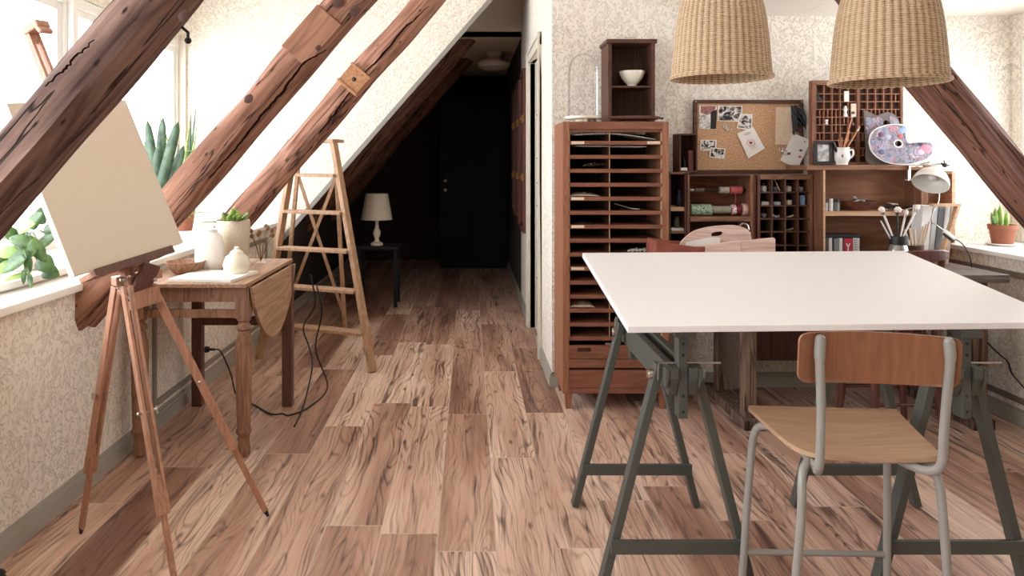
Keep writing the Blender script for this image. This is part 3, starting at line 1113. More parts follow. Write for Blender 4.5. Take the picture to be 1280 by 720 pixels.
# ------------------------------------------------------------------ pendant lamps
def pendant(xc, yc, zr, label):
    t = thing('pendant_lamp', label, 'pendant lamp', (xc, yc, zr), 'wicker pendant lamps over the table')
    prof = [(.150, 0), (.1475, .03), (.1435, .08), (.138, .14), (.131, .19), (.121, .235), (.106, .272), (.084, .303), (.055, .325), (.022, .337)]
    mb = MB()
    fine = []
    pr = [Vector((a, 0, b)) for a, b in prof]
    pr = smoothpath(pr, 5)
    outer = [(p.x, p.z) for p in pr]
    inner = [(max(.018, p.x - .006), p.z) for p in pr][::-1]
    mb.lathe(outer + inner + [outer[0]], (xc, yc, zr), 132)
    # the upright staves push the weave in and out
    for v in mb.bm.verts:
        dx, dy = v.co.x - xc, v.co.y - yc
        a = math.atan2(dy, dx)
        k = 1 + .014 * abs(math.sin(a * 22)) - .007
        v.co.x = xc + dx * k; v.co.y = yc + dy * k
    mesh('shade', mb, M['wicker'], t, smooth=True)
    rim = MB()
    pts = []
    n = 140
    for k in range(n + 1):
        a = 2 * PI * k / n
        pts.append((xc + .151 * math.cos(a), yc + .151 * math.sin(a), zr + .0015 * math.sin(a * 44)))
    rim.tube(pts, .0055, 8, False)
    mesh('rim', rim, M['wicker'], t, smooth=True)
    mesh('lamp_holder', MB().lathe([(0, .34), (.02, .34), (.022, .30), (.022, .26), (0, .26)], (xc, yc, zr), 16), M['black'], t, smooth=True)
    mesh('bulb', MB().lathe([(0, .16), (.018, .163), (.03, .18), (.034, .2), (.026, .23), (.014, .25), (.014, .262), (0, .262)], (xc, yc, zr), 18), M['white_cer'], t, smooth=True)
    zc = 2.75 if xc < .7 else (2.10 if xc > 1.27 else 2.75 - (xc - .7) * .65 / .57)
    mesh('cord', MB().tube([(xc, yc, zr + .335), (xc, yc, zc)], .003, 8), M['black'], t)
    mesh('ceiling_rose', MB().lathe([(0, 0), (.045, 0), (.04, -.02), (0, -.025)], (xc, yc, zc + .012), 18), M['white_cer'], t, smooth=True)


pendant(.785, 2.25, 1.535, 'bell-shaped wicker pendant lamp hanging before the cork board')
pendant(1.188, 2.045, 1.500, 'bell-shaped wicker pendant lamp hanging before the roof beam and type case')

# ------------------------------------------------------------------ pigeonhole cabinet
D = 3.69
x0, x1 = .478, 1.021
yb = 4.055
t = thing('pigeonhole_cabinet', 'tall teak office cabinet with rows of open slots against the papered wall', 'cabinet', ((x0 + x1) / 2, (D + yb) / 2, 0))
zt = Z(152, D); zb = Z(492, D)
w = .032
mesh('side_panel', MB().box(x0, x0 + w, D, yb, zb, zt), M['teak_z'], t, bevel=.0015)
mesh('side_panel', MB().box(x1 - w, x1, D, yb, zb, zt), M['teak_z'], t, bevel=.0015)
zi = Z(165, D)
mesh('top_panel', MB().box(x0 + w, x1 - w, D, yb, zi + .014, zt).box(x0 + w, x1 - w, D + .012, D + .03, zi, zi + .014), M['teak_x'], t, bevel=.0015)
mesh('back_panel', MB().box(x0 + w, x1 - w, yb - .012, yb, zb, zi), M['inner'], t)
xd = X(763, D)
zlast = Z(423.7, D)
lips = [Z(178.6 + 17.5 * i, D) for i in range(15)]
for i, z in enumerate(lips):
    s = mesh('shelf', MB().box(x0 + w, x1 - w, D + .004, yb - .012, z - .010, z + .010), M['teak_x'], t, bevel=.0015)
    if i in (0, 4, 6, 9):
        mesh('label_holder', MB().box(x0 + w + .012, x0 + w + .078, D + .0015, D + .0035, z - .006, z + .008), M['oldpaper'], s)
    if i == 0:
        mesh('label_holder', MB().box(x1 - w - .078, x1 - w - .012, D + .0015, D + .0035, z - .006, z + .008), M['oldpaper'], s)
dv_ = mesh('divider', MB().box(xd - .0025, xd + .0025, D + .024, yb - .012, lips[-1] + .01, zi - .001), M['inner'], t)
mesh('divider_edge', MB().box(xd - .002, xd + .002, D + .021, D + .024, lips[-1] + .01, zi - .001), M['paleedge'], dv_)
for s in (0, 1):
    xx = x0 + w if s == 0 else x1 - w - .006
    mesh('runner', MB().box(xx, xx + .006, D + .012, D + .018, zlast, zi), M['paleedge'], t)
# lower rails, pulls, plinth
zA, zB, zC, zD, zE, zF = [Z(v, D) for v in (432, 443, 449, 460, 463, 485)]
# front rail with two recessed pulls
pa = [(X(722, D), X(739, D)), (X(791, D), X(811, D))]
rl = MB()
zp0, zp1 = Z(440, D), Z(435, D)
rl.box(x0 + w, x1 - w, D + .001, D + .018, zB, zp0).box(x0 + w, x1 - w, D + .001, D + .018, zp1, zA)
xs = [x0 + w, pa[0][0], pa[0][1], pa[1][0], pa[1][1], x1 - w]
for a, b in ((xs[0], xs[1]), (xs[2], xs[3]), (xs[4], xs[5])):
    rl.box(a, b, D + .001, D + .018, zp0, zp1)
pr = mesh('tambour_rail', rl, M['teak_x'], t)
mesh('pull', MB().box(pa[0][0] - .002, pa[0][1] + .002, D + .012, D + .017, zp0, zp1), M['inner'], pr)
mesh('pull', MB().box(pa[1][0] - .002, pa[1][1] + .002, D + .012, D + .017, zp0, zp1), M['inner'], pr)
mesh('lock', MB().lathe([(0, -.003), (.009, -.003), (.009, .004), (0, .004)], (X(765, D), D, Z(438.5, D)), 16, (R(90), 0, 0)), M['brass'], pr, smooth=True)
mesh('latch', MB().box(X(757, D), X(769, D), D + .004, D + .02, zA, zA + .012), M['metal'], pr)
mesh('groove_board', MB().box(x0 + w, x1 - w, D + .008, D + .03, zC, zB - .002).box(x0 + w, x1 - w, D + .002, D + .03, zD, zC - .003), M['teak_x'], t)
mesh('plinth_panel', MB().box(x0 + w, x1 - w, D + .005, D + .03, zF, zE), M['teak_x'], t)
mesh('bottom_panel', MB().box(x0 + w, x1 - w, D + .002, yb - .012, zb, zF - .002), M['teak_x'], t)
for x in (x0 + .018, x1 - .04):
    for y in (D + .02, yb - .05):
        mb = MB()
        sx = .034
        q0 = [(x, y, 0.0), (x + sx * .7, y, 0), (x + sx * .7, y + sx * .7, 0), (x, y + sx * .7, 0)]
        q1 = [(x - .006, y - .006, zb), (x + sx, y - .006, zb), (x + sx, y + sx, zb), (x - .006, y + sx, zb)]
        a = [mb.bm.verts.new(p) for p in q0]; b = [mb.bm.verts.new(p) for p in q1]
        mb.bm.faces.new(a[::-1]); mb.bm.faces.new(b)
        for i in range(4): mb.bm.faces.new([a[i], a[(i + 1) % 4], b[(i + 1) % 4], b[i]])
        mesh('leg', mb, M['teak_z'], t)


def slot(i):       # floor height of slot i (0 = under the first lip) ; slot -1 is the top one
    return lips[i + 1] + .010 if i + 1 < len(lips) else zA


def sheet(name, mat, pts_top, thick=.0015):
    pass


# what lies in the slots
def curved_sheet(px0, py0, px1, py1, sag, depth, label, mat, d0=D + .03, grp=None):
    a = PT(px0, py0, d0); b = PT(px1, py1, d0)
    rows = []
    for j in range(5):
        row = []
        for i in range(13):
            s = i / 12
            p = a.lerp(b, s)
            p.z += sag * math.sin(PI * s)
            p.y += depth * j / 4
            row.append(p)
        rows.append(row)
    return single('paper_sheet', MB().grid(rows), mat, label, 'paper', a, grp, solid=.002)


curved_sheet(718, 168.8, 820, 174.4, .017, .26, 'curled grey-white board lying in the topmost slot of the cabinet', M['paper'])
curved_sheet(721, 182.5, 808, 183.5, .0, .25, 'flat pale board lying in the second slot of the cabinet', M['paper'])
for i, (px0, px1, sl, lab) in enumerate(((711, 751, 3, 'crumpled pale cloth stuffed in a slot halfway up the cabinet'),
                                         (712, 745, 11, 'rumpled paper roll edge showing in a low slot of the cabinet'),
                                         (716, 748, 5, 'dark folded cloth in a slot above the tabletop level'))):
    z = slot(sl) + .001
    mb = MB()
    rows = []
    for j in range(7):
        row = []
        for k in range(22):
            s = k / 21
            x = X(px0, D) + (X(px1, D) - X(px0, D)) * s
            y = D + .03 + .03 * j
            hh = .026 * math.sin(PI * s) ** .6 * (math.sin(PI * (j + .5) / 7)) * (.6 + .6 * noise.noise((x * 60, y * 25, i)))
            row.append((x, y, z + abs(hh) + .001))
        rows.append(row)
    mb.grid(rows)
    single('cloth', mb, [M['oldpaper'], M['oldpaper'], M['black']][i], lab, 'cloth', (X(px0, D), D, z), solid=.002, smooth=True)
zz = slot(5)
single('palette_knife', MB().bar(PT(768, 254.5, D + .03), PT(789, 260.5, D + .03), .012, .004).bar(PT(789, 260.5, D + .03), PT(799, 261.5, D + .05), .006, .002),
       M['metal'], 'grey knife-like tool lying aslant in a slot of the cabinet', 'tool', PT(768, 255, D))
mb = MB()
for k in range(6):
    a = PT(728 + k * 2.2, 208, D + .03 + .01 * k); b = a + Vector((.045 + .01 * k, .0, .012 + .006 * math.sin(k * 2)))
    mb.tube([a, a.lerp(b, .5) + Vector((0, 0, .006)), b], .0012, 6).ball(b, .003, sub=1)
single('wire_bundle', mb, M['metal'], 'little bundle of wires in the third slot of the cabinet', 'wire', PT(728, 208, D + .03))
mb = MB()
for k in range(5):
    a = PT(785 + k * 5, 318, D + .04) ; a.z = slot(7) + .006
    mb.tube([a, a + Vector((.03, .02, .006 + .004 * (k % 2)))], .005, 8)
single('paint_tube_heap', mb, M['white_cer'], 'few pale paint tubes in a slot just above the table edge', 'paint tubes', PT(785, 318, D + .04))

# ------------------------------------------------------------------ on top of the cabinet
z0 = zt
# glass dome over a cream stand
c = Vector((X(729, 3.88), 3.88, z0))
t = thing('cake_stand', 'cream low-footed stand under the tall glass dome on the cabinet', 'stand', c)
mesh('foot', MB().lathe([(0, 0), (.055, 0), (.06, .004), (.045, .010), (.04, .020), (0, .020)], c, 32), M['cream_cer'], t, smooth=True)
mesh('plate', MB().lathe([(0, .020), (.09, .021), (.098, .026), (.098, .036), (.092, .040), (.088, .036), (0, .034)], c, 40), M['cream_cer'], t, smooth=True)
for k in range(3):
    a = R(-60 + 60 * k - 90 + 60)
    mesh('leg', MB().bar((c.x + .08 * math.cos(a), c.y + .08 * math.sin(a), c.z), (c.x + .08 * math.cos(a), c.y + .08 * math.sin(a), c.z + .023), .012, .012, (0, 1, 0)), M['cream_cer'], t)
dm = MB().lathe([(.082, .0362), (.082, .27), (.078, .31), (.064, .345), (.040, .368), (.012, .378), (0, .379), (0, .3765), (.012, .3755), (.039, .366), (.062, .343), (.0755, .309), (.0795, .27), (.0795, .0362)], c, 48)
dm.ball((c.x, c.y, c.z + .386), .010, sub=2)
single('glass_dome', dm, M['glass'], 'tall clear glass dome standing on the cream stand atop the cabinet', 'dome', c + Vector((0, 0, .036)), smooth=True)

# wooden crate standing upright with a shelf
d1 = 3.84
xa, xb = X(760, d1), X(819, d1)
zc0, zc1 = z0 + .001, Z(54, d1)
t = thing('wooden_crate', 'dark upright wooden crate with a shelf and a wire handle on top of the cabinet', 'crate', ((xa + xb) / 2, 3.92, z0))
w_ = .022
mesh('side_board', MB().box(xa, xa + w_ * .9, d1, 4.04, zc0, zc1), M['dkwood_z'], t, bevel=.002)
mesh('side_board', MB().box(xb - w_ * .9, xb, d1, 4.04, zc0, zc1), M['dkwood_z'], t, bevel=.002)
mesh('top_board', MB().box(xa - .008, xb + .010, d1 - .008, 4.045, zc1, zc1 + .022), M['dkwood_x'], t, bevel=.003)
mesh('bottom_board', MB().box(xa + w_, xb - w_, d1, 4.04, zc0, zc0 + .03), M['dkwood_x'], t, bevel=.002)
bd = MB()
nb = 3
for k in range(nb):
    a = xa + w_ * .9 + (xb - xa - 1.8 * w_) * k / nb
    b = xa + w_ * .9 + (xb - xa - 1.8 * w_) * (k + 1) / nb - .0015
    bd.box(a, b, 4.03 - .002 * (k % 2), 4.04, zc0 + .03, zc1)
mesh('back_board', bd, M['dkwood_z'], t)
zs = Z(107, d1)
mesh('shelf', MB().box(xa + w_ * .9, xb - w_ * .9, d1 + .004, 4.03, zs - .010, zs), M['dkwood_x'], t, bevel=.001)
xm = (xa + xb) / 2
mesh('handle', MB().tube(smoothpath([(xm - .028, d1 + .05, zc1 + .021), (xm - .026, d1 + .045, zc1 + .036), (xm + .026, d1 + .045, zc1 + .036), (xm + .028, d1 + .05, zc1 + .021)], 5), .0025, 8), M['metal'], t, smooth=True)
c = (X(790, d1 + .07), d1 + .07, zs)
single('bowl', MB().lathe([(0, 0), (.026, 0), (.028, .002), (.026, .012), (.040, .026), (.058, .05), (.068, .076), (.069, .084), (.066, .084), (.055, .052), (.035, .026), (0, .018)], c, 40),
       M['cream_cer'], 'pale green-cream footed bowl on the shelf of the upright crate', 'bowl', c, smooth=True)
c = Vector((X(794, 3.755), 3.765, z0))
t = thing('footed_tray', 'dark brown glossy round tray on a low foot before the crate', 'tray', c)
dk = plain('brown_lacquer', col(92, 58, 46), .08, var=.04)
mesh('foot', MB().lathe([(0, 0), (.075, 0), (.078, .006), (.06, .012), (0, .012)], c, 32, squash=(1, .62)), dk, t, smooth=True)
mesh('dish', MB().lathe([(0, .012), (.11, .012), (.128, .018), (.133, .028), (.128, .031), (.12, .024), (0, .02)], c, 48, squash=(1, .55)), dk, t, smooth=True)
mesh('handle', MB().tube([(c.x + .128, c.y, c.z + .024), (c.x + .142, c.y, c.z + .020), (c.x + .150, c.y, c.z + .024)], .005, 8), M['black'], t, smooth=True)

# ------------------------------------------------------------------ desk along the back wall
dz = .75
t = thing('desk', 'long weathered dark wood desk under the shelves along the back wall', 'desk', (1.8, 3.75, 0))
tb = MB()
yy = [3.33, 3.51, 3.70, 3.885, 4.055]
for a, b in zip(yy, yy[1:]):
    tb.box(1.035 if a > 3.5 else 1.30, 2.50, a, b - .002, dz - .038, dz)
mesh('desk_top', tb, M['desk'], t, bevel=.003)
mesh('leg', MB().box(X(927, 3.47), X(942, 3.47), 3.43, 3.50, .05, dz - .038), M['deskleg'], t, bevel=.004)
mesh('leg', MB().box(X(893, 3.9) + .0, X(921, 3.9), 3.86, 3.92, .05, dz - .038), M['deskleg'], t, bevel=.004)
mesh('foot_bar', MB().box(1.30, 1.40, 3.40, 4.0, 0, .05), M['deskleg'], t, bevel=.004)
mesh('side_plank', MB().box(1.325, 1.345, 3.52, 3.84, .16, dz - .038), M['desk'], t, bevel=.003)
mesh('leg', MB().box(2.40, 2.47, 3.43, 3.50, .05, dz - .038), M['deskleg'], t, bevel=.004)
mesh('leg', MB().box(2.40, 2.47, 3.93, 4.0, .05, dz - .038), M['deskleg'], t, bevel=.004)
mesh('foot_bar', MB().box(2.385, 2.485, 3.40, 4.02, 0, .05), M['deskleg'], t, bevel=.004)
bp = MB()
for k in range(5):
    a = 1.50 + .174 * k
    bp.box(a, a + .172, 3.985, 4.0, Z(451, 3.98), dz - .038)
mesh('back_panel', bp, M['redbrown'], t)
cl = mesh('panel_batten', MB().box(1.50, 2.37, 3.965, 3.985, dz - .12, dz - .06), M['redbrown'], t)
# ================================================================== shelves and clutter on the desk
DZ_ = .751


def carcass(t, x0, x1, ya, yb, z0, z1, w, mside, mtop, back=None, top_over=0, bevel=.002, bottom=True):
    mesh('side_board', MB().box(x0, x0 + w, ya, yb, z0, z1), mside, t, bevel=bevel)
    mesh('side_board', MB().box(x1 - w, x1, ya, yb, z0, z1), mside, t, bevel=bevel)
    mesh('top_board', MB().box(x0 + w + .0005, x1 - w - .0005, ya + .001, yb, z1 - w, z1), mtop, t, bevel=bevel)
    if bottom:
        mesh('bottom_board', MB().box(x0 + w + .0005, x1 - w - .0005, ya + .001, yb, z0, z0 + w), mtop, t, bevel=bevel)
    if back:
        mesh('back_board', MB().box(x0 + w + .0005, x1 - w - .0005, yb - .010, yb - .002, z0 + w, z1 - w), back, t)


def grime(name, a, b):
    return wood(name, a, b, 'x', 1.0, .7, .25, .9, .3, .5)


M['box_grain'] = grime('stained_box_board', col(70, 38, 24), col(150, 92, 62))
dF = 3.85
# narrow two-storey box next to the cabinet
xa, xb = X(836, dF) , X(858, dF)
t = thing('narrow_shelf_box', 'narrow dark shelf box squeezed between the cabinet and the ribbon crate', 'shelf', ((xa + xb) / 2, 3.95, DZ_))
zt1 = Z(215.5, dF)
carcass(t, xa, xb, dF, 4.05, DZ_, zt1, .010, M['dkwood_z'], M['midwood_x'], M['inner'])
mesh('shelf', MB().box(xa + .011, xb - .011, dF + .002, 4.04, Z(264, dF), Z(259, dF)), M['paleedge'], t, bevel=.001)
mesh('shelf', MB().box(xa + .011, xb - .011, dF + .002, 4.04, Z(292, dF), Z(289, dF)), M['midwood_x'], t, bevel=.001)
zb_ = Z(259, dF)
c = (X(849, 3.92), 3.92, zb_)
single('ink_bottle', MB().lathe([(0, 0), (.014, 0), (.016, .003), (.016, .045), (.008, .055), (.007, .075), (.010, .076), (.010, .09), (0, .09)], c, 20),
       plain('blue_glass', col(52, 66, 104), .15), 'slim blue bottle on the upper board of the narrow box', 'bottle', c, smooth=True)
c = (X(846.5, 3.92), 3.92, Z(289, dF))
single('white_box', MB().box(X(838.5, dF + .02), X(855.5, dF + .02), dF + .012, dF + .14, c[2], c[2] + .014), M['white_paint'], 'low white box on the lower board of the narrow box', 'box', c, bevel=.002)
c2 = (X(846, 3.92), 3.92, Z(289, dF) + .0145)
single('glass_jar', MB().lathe([(0, 0), (.016, 0), (.018, .004), (.018, .04), (.013, .048), (.013, .058), (0, .058)], c2, 20),
       plain('grey_glass', col(120, 124, 116), .1), 'little grey jar standing on the low white box', 'jar', c2, smooth=True)

# crate with two rods of ribbon reels
xa, xb = X(859, dF), X(946, dF)
t = thing('ribbon_crate', 'stained wooden crate with two rods of ribbon reels below the cork board', 'crate', ((xa + xb) / 2, 3.95, DZ_))
zt2 = Z(218, dF)
zm1, zm0 = Z(271, dF), Z(277, dF)
w = .018
mesh('side_board', MB().box(xa, xa + w * .8, dF, 4.05, DZ_, zt2), M['midwood_z'], t, bevel=.002)
mesh('side_board', MB().box(xb - w, xb, dF + .01, 4.05, DZ_, zt2 - .004), M['redbrown'], t, bevel=.002)
mesh('side_board', MB().box(xb - w * 1.9, xb - w - .001, dF, 4.05, DZ_, zt2), M['midwood_z'], t, bevel=.002)
mesh('top_board', MB().box(xa + w * .8, xb - w * 1.9, dF, 4.05, zt2 - .010, zt2), M['dkwood_x'], t, bevel=.002)
mesh('back_board', MB().box(xa + w * .8, xb - w * 1.9, 4.035, 4.045, zm1, zt2 - .010), M['box_grain'], t)
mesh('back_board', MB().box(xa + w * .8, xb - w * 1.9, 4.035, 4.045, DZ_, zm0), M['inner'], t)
mesh('shelf', MB().box(xa + w * .8, xb - w * 1.9, dF - .006, 4.035, zm0, zm1), M['midwood_x'], t, bevel=.003)
rods = []
for py in (237.5, 262):
    z = Z(py, dF + .06)
    mesh('rod', MB().tube([(xa + .012, dF + .06, z), (xb - w * 1.9 - .002, dF + .06, z)], .0045, 10), M['black'], t, smooth=True)
    rods.append(z)
dR = dF + .06


def reel(px0, px1, rod, rad, mat, label, turns=0, rim=None):
    x0, x1 = X(px0, dR), X(px1, dR)
    c = Vector(((x0 + x1) / 2, dR, rods[rod]))
    L = x1 - x0
    mb = MB()
    h = L / 2
    if turns:
        n = turns
        prof = [(.006, -h)]
        for k in range(n):
            a = -h + L * k / n
            prof += [(rad * .93, a + L / n * .08), (rad, a + L / n * .5), (rad * .93, a + L / n * .92)]
        prof += [(.006, h)]
    else:
        prof = [(.006, -h), (rad * .94, -h), (rad, -h * .85), (rad, h * .85), (rad * .94, h), (.006, h)]
    prof = prof + [(.0055, h), (.0055, -h)]
    mb.lathe(prof + [prof[0]], c, 24, (0, R(90), 0))
    o = single('ribbon_reel', mb, mat, label, 'ribbon reel', c, 'ribbon reels on the two rods', smooth=True)
    return o


gm = blotch('green_white_twine', [(.4, col(58, 110, 72)), (.52, col(206, 216, 196)), (.6, col(70, 120, 84))], 95)
reel(862, 867, 0, .012, M['metal'], 'thin grey reel at the cabinet end of the upper rod', 2)
reel(869, 880, 0, .011, plain('grey_braid', col(104, 92, 84), .7, var=.2, scale=90), 'grey-brown braid wound on the upper rod', 5)
reel(899, 911, 0, .019, plain('taupe_wool', col(180, 164, 150), .9, var=.2, scale=80), 'pale taupe reel in the middle of the upper rod', 4)
reel(912, 927, 0, .022, plain('coral_thread', col(190, 92, 84), .8, var=.12, scale=90), 'coral red reel on the upper rod with its thread hanging down', 6)
reel(862, 889, 1, .031, gm, 'wide green and white twine reel on the lower rod', 9)
reel(890, 913, 1, .021, plain('khaki_twine', col(152, 150, 126), .85, var=.25, scale=100), 'khaki twine reel beside the green one on the lower rod', 7)
reel(914, 919, 1, .027, blotch('spotted_ribbon', [(.45, col(206, 110, 120)), (.5, col(244, 236, 230))], 130), 'pink reel with white spots on the lower rod', 0)
reel(920, 925, 1, .028, plain('maroon_ribbon', col(128, 42, 50), .5), 'maroon reel on the lower rod', 0)
o = reel(927, 934, 1, .032, plain('blush_ribbon', col(222, 180, 168), .5), 'blush pink satin reel at the far end of the lower rod', 0)
a = Vector((X(919, dR - .025), dR - .024, rods[0] - .01))
single('thread', MB().tube([a, a + Vector((.002, 0, -.03)), a + Vector((0, 0, -.06))], .0012, 6), plain('coral_strand', col(200, 100, 92), .8),
       'coral thread end dangling between the two rods', 'thread', a)
c = (X(930, 3.93), 3.93, DZ_ + .001)
single('tape_roll', MB().lathe([(.018, 0), (.042, 0), (.042, .15), (.018, .15), (.018, 0)], c, 28), plain('grey_tape', col(132, 132, 126), .4), 'grey roll standing in the lower part of the ribbon crate', 'roll', c, smooth=True)

# small upright box on the narrow shelf
dS = 3.90
xa, xb = X(849, dS), X(872, dS)
z0, z1 = zt1 + .001, Z(167, dS)
t = thing('small_box', 'small dark upright box standing beside the cork board', 'box', ((xa + xb) / 2, 3.95, z0))
carcass(t, xa, xb, dS, 4.025, z0, z1, .008, M['dkwood_z'], M['dkwood_x'], M['inner'], bevel=.001)
single('red_book', MB().box(X(861, dS + .01), X(867, dS + .01), dS + .012, dS + .09, z0 + .008, z0 + .118), plain('maroon_cover', col(96, 44, 40), .5),
       'slim maroon book standing in the small dark box', 'book', (X(864, dS), dS + .05, z0 + .008), bevel=.001)
single('white_card', MB().box(X(850.5, dS) + .004, X(859.5, dS), dS + .004, dS + .0055, z0 + .009, z0 + .024), M['paper'], 'white name card propped at the bottom of the small dark box', 'card', (X(855, dS), dS + .005, z0 + .009))
c = (X(856, dS + .05), dS + .05, z0 + .009)
single('small_bottle', MB().lathe([(0, 0), (.011, 0), (.012, .003), (.012, .04), (.005, .05), (.005, .07), (0, .07)], c, 18), plain('dark_glass', col(34, 36, 40), .1),
       'dark little bottle inside the small upright box', 'bottle', c, smooth=True)

# printer's box with square pigeonholes and bottles
xa, xb = X(947, dF), X(1016.5, dF)
t = thing('bottle_rack', 'dark rack of small square holes filled with paint bottles under the cork board', 'rack', ((xa + xb) / 2, 3.95, DZ_))
zt3 = Z(218.5, dF)
mesh('side_board', MB().box(xa, xa + .014, dF, 4.0, DZ_, zt3), M['redbrown'], t, bevel=.002)
mesh('side_board', MB().box(xb - .016, xb, dF, 4.0, DZ_, zt3), M['midwood_z'], t, bevel=.002)
mesh('top_board', MB().box(xa + .0145, xb - .0165, dF, 4.0, Z(224.5, dF), zt3), M['midwood_x'], t, bevel=.002)
mesh('back_board', MB().box(xa + .0145, xb - .0165, 3.985, 3.995, DZ_, Z(224.5, dF)), M['inner'], t)
vx = [X(951, dF) + .006, X(965.5, dF), X(982, dF), X(998, dF), xb - .0165]
hz = [Z(p, dF) for p in (224.5, 240.5, 257.3, 273.8, 290, 307)] + [DZ_]
for x in vx[1:4]:
    mesh('partition', MB().box(x - .004, x + .004, dF + .003, 3.985, DZ_, hz[0]), M['dkwood_z'], t)
for z in hz[1:6]:
    s = mesh('shelf', MB().box(vx[0] - .008, vx[4], dF + .005, 3.985, z - .0035, z + .0035), M['dkwood_x'], t)
spec = [(0, 0, 'j', col(228, 226, 220)), (0, 1, 'r', col(90, 110, 120)), (0, 2, 'j', col(226, 220, 206)), (0, 3, 'r', col(190, 186, 176)),
        (1, 0, 'b', col(178, 176, 172)), (1, 1, 'b', col(150, 150, 148)), (1, 2, 'c', col(226, 212, 176)), (1, 3, 't', col(120, 146, 176)),
        (2, 0, 'r', col(120, 116, 118)), (2, 1, 'm', col(222, 216, 206)), (2, 2, 'f', col(220, 190, 150)), (3, 2, 'f', col(150, 136, 118))]
rn = ['topmost', 'second', 'third', 'fourth']
cn = ['first', 'second', 'third', 'fourth']
for (r_, c_, kind, cc) in spec:
    x = (vx[c_] + vx[c_ + 1]) / 2
    z = hz[r_ + 1] + .004
    p = (x, dF + .05, z)
    cell = 'in the %s row, %s column of the bottle rack' % (rn[r_], cn[c_])
    mt = plain('bottle_colour', cc, .3)
    if kind == 'j':
        t2 = thing('paint_bottle', 'squat white-labelled bottle with dark cap ' + cell, 'bottle', p, 'paint bottles in the rack')
        mesh('bottle', MB().lathe([(0, 0), (.017, 0), (.019, .003), (.019, .024), (.013, .03), (0, .03)], p, 18), mt, t2, smooth=True)
        mesh('cap', MB().lathe([(0, .0305), (.009, .0305), (.009, .044), (0, .044)], p, 16), M['black'], t2, smooth=True)
    elif kind == 'r':
        t2 = thing('paint_bottle', 'round little bottle with dark neck ' + cell, 'bottle', p, 'paint bottles in the rack')
        mesh('bottle', MB().lathe([(0, 0), (.012, 0), (.018, .01), (.016, .02), (.008, .027), (0, .027)], p, 18), mt, t2, smooth=True)
        mesh('cap', MB().lathe([(0, .0275), (.006, .0275), (.006, .042), (0, .042)], p, 16), M['black'], t2, smooth=True)
    elif kind == 'b':
        single('small_box', MB().box(x - .02, x + .018, dF + .02, dF + .07, z, z + .016), mt, 'flat grey box ' + cell, 'box', p, bevel=.001)
    elif kind == 'c':
        single('cream_jar', MB().lathe([(0, 0), (.020, 0), (.021, .002), (.021, .024), (0, .025)], p, 20), mt, 'cream tub ' + cell, 'jar', p, smooth=True)
    elif kind == 't':
        single('blue_tin', MB().box(x - .014, x + .014, dF + .02, dF + .05, z, z + .05), mt, 'upright pale blue tin ' + cell, 'tin', p, bevel=.002)
    elif kind == 'm':
        for k in range(3):
            q = (x - .018 + .017 * k, dF + .03 + .008 * k, z + .007 + (.006 if k == 0 else 0))
            single('paint_tube', MB().tube([q, (q[0] + .012, q[1] + .03, q[2] + .002)], .006, 10), mt,
                   ['lowest', 'middle', 'furthest'][k] + ' of three white tubes in the bottle rack', 'paint tube', q, smooth=True)
    elif kind == 'f':
        single('wooden_tool', MB().tube([(x - .02, dF + .03, z + .005), (x + .005, dF + .03, z + .006), (x + .022, dF + .035, z + .014)], .005, 8, True, [.003, .005, .004]), mt,
               'short pale wooden tool lying ' + cell, 'tool', p, smooth=True)
# ruler leaning between the first cells
single('ruler', MB().bar((vx[2] - .026, dF + .012, hz[1] + .008), (vx[2] - .044, dF + .03, hz[0] - .004), .006, .002), M['paleedge'],
       'thin wooden stick leaning in the topmost row of the bottle rack', 'stick', (vx[2] - .02, dF + .02, hz[1] + .004))

# ------------------------------------------------------------------ cork board with its pinned things
dC = 4.058
xa, xb = X(867, dC), X(1003, dC)
z0, z1 = zt2 + .0015, Z(125, dC)
t = thing('cork_board', 'cork pin board in a thin dark frame leaning on the wall over the shelves', 'pin board', ((xa + xb) / 2, dC, z0))
fw = .020
mesh('cork_sheet', MB().box(xa + fw, xb - fw, dC, dC + .010, z0 + fw, z1 - fw), M['cork'], t)
fb = MB()
fb.box(xa, xb, dC - .010, dC + .012, z0, z0 + fw).box(xa, xb, dC - .010, dC + .012, z1 - fw, z1)
fb.box(xa, xa + fw, dC - .010, dC + .012, z0 + fw, z1 - fw).box(xb - fw, xb, dC - .010, dC + .012, z0 + fw, z1 - fw)
mesh('frame', fb, M['dkwood_x'], t, bevel=.002)
for x in (xa + .01, xb - .01):
    mesh('screw', MB().ball((x, dC - .011, z1 - .01), .004, (1, .5, 1)), M['metal'], t)
dP = dC - .003


def pinned(name, label, cat, corners, mat, off=0.0, image=None, margin=.12, thick=.0008, curl=0.0):
    """flat sheet on the board from its four picture corners (clockwise from upper left)"""
    d = dP - off
    P4 = [PT(x, y, d) for x, y in corners]
    P4[2].y -= curl; P4[3].y -= curl
    c = sum(P4, Vector()) / 4
    t = thing(name, label, cat, c, 'things pinned to the cork board')
    mesh('sheet', MB().extrude(P4, (0, thick, 0)), mat, t)
    if image:
        Q = [c + (p - c) * (1 - margin) - Vector((0, .0006, 0)) for p in P4]
        mesh('picture', MB().extrude(Q, (0, .0004, 0)), image, t)
    return t


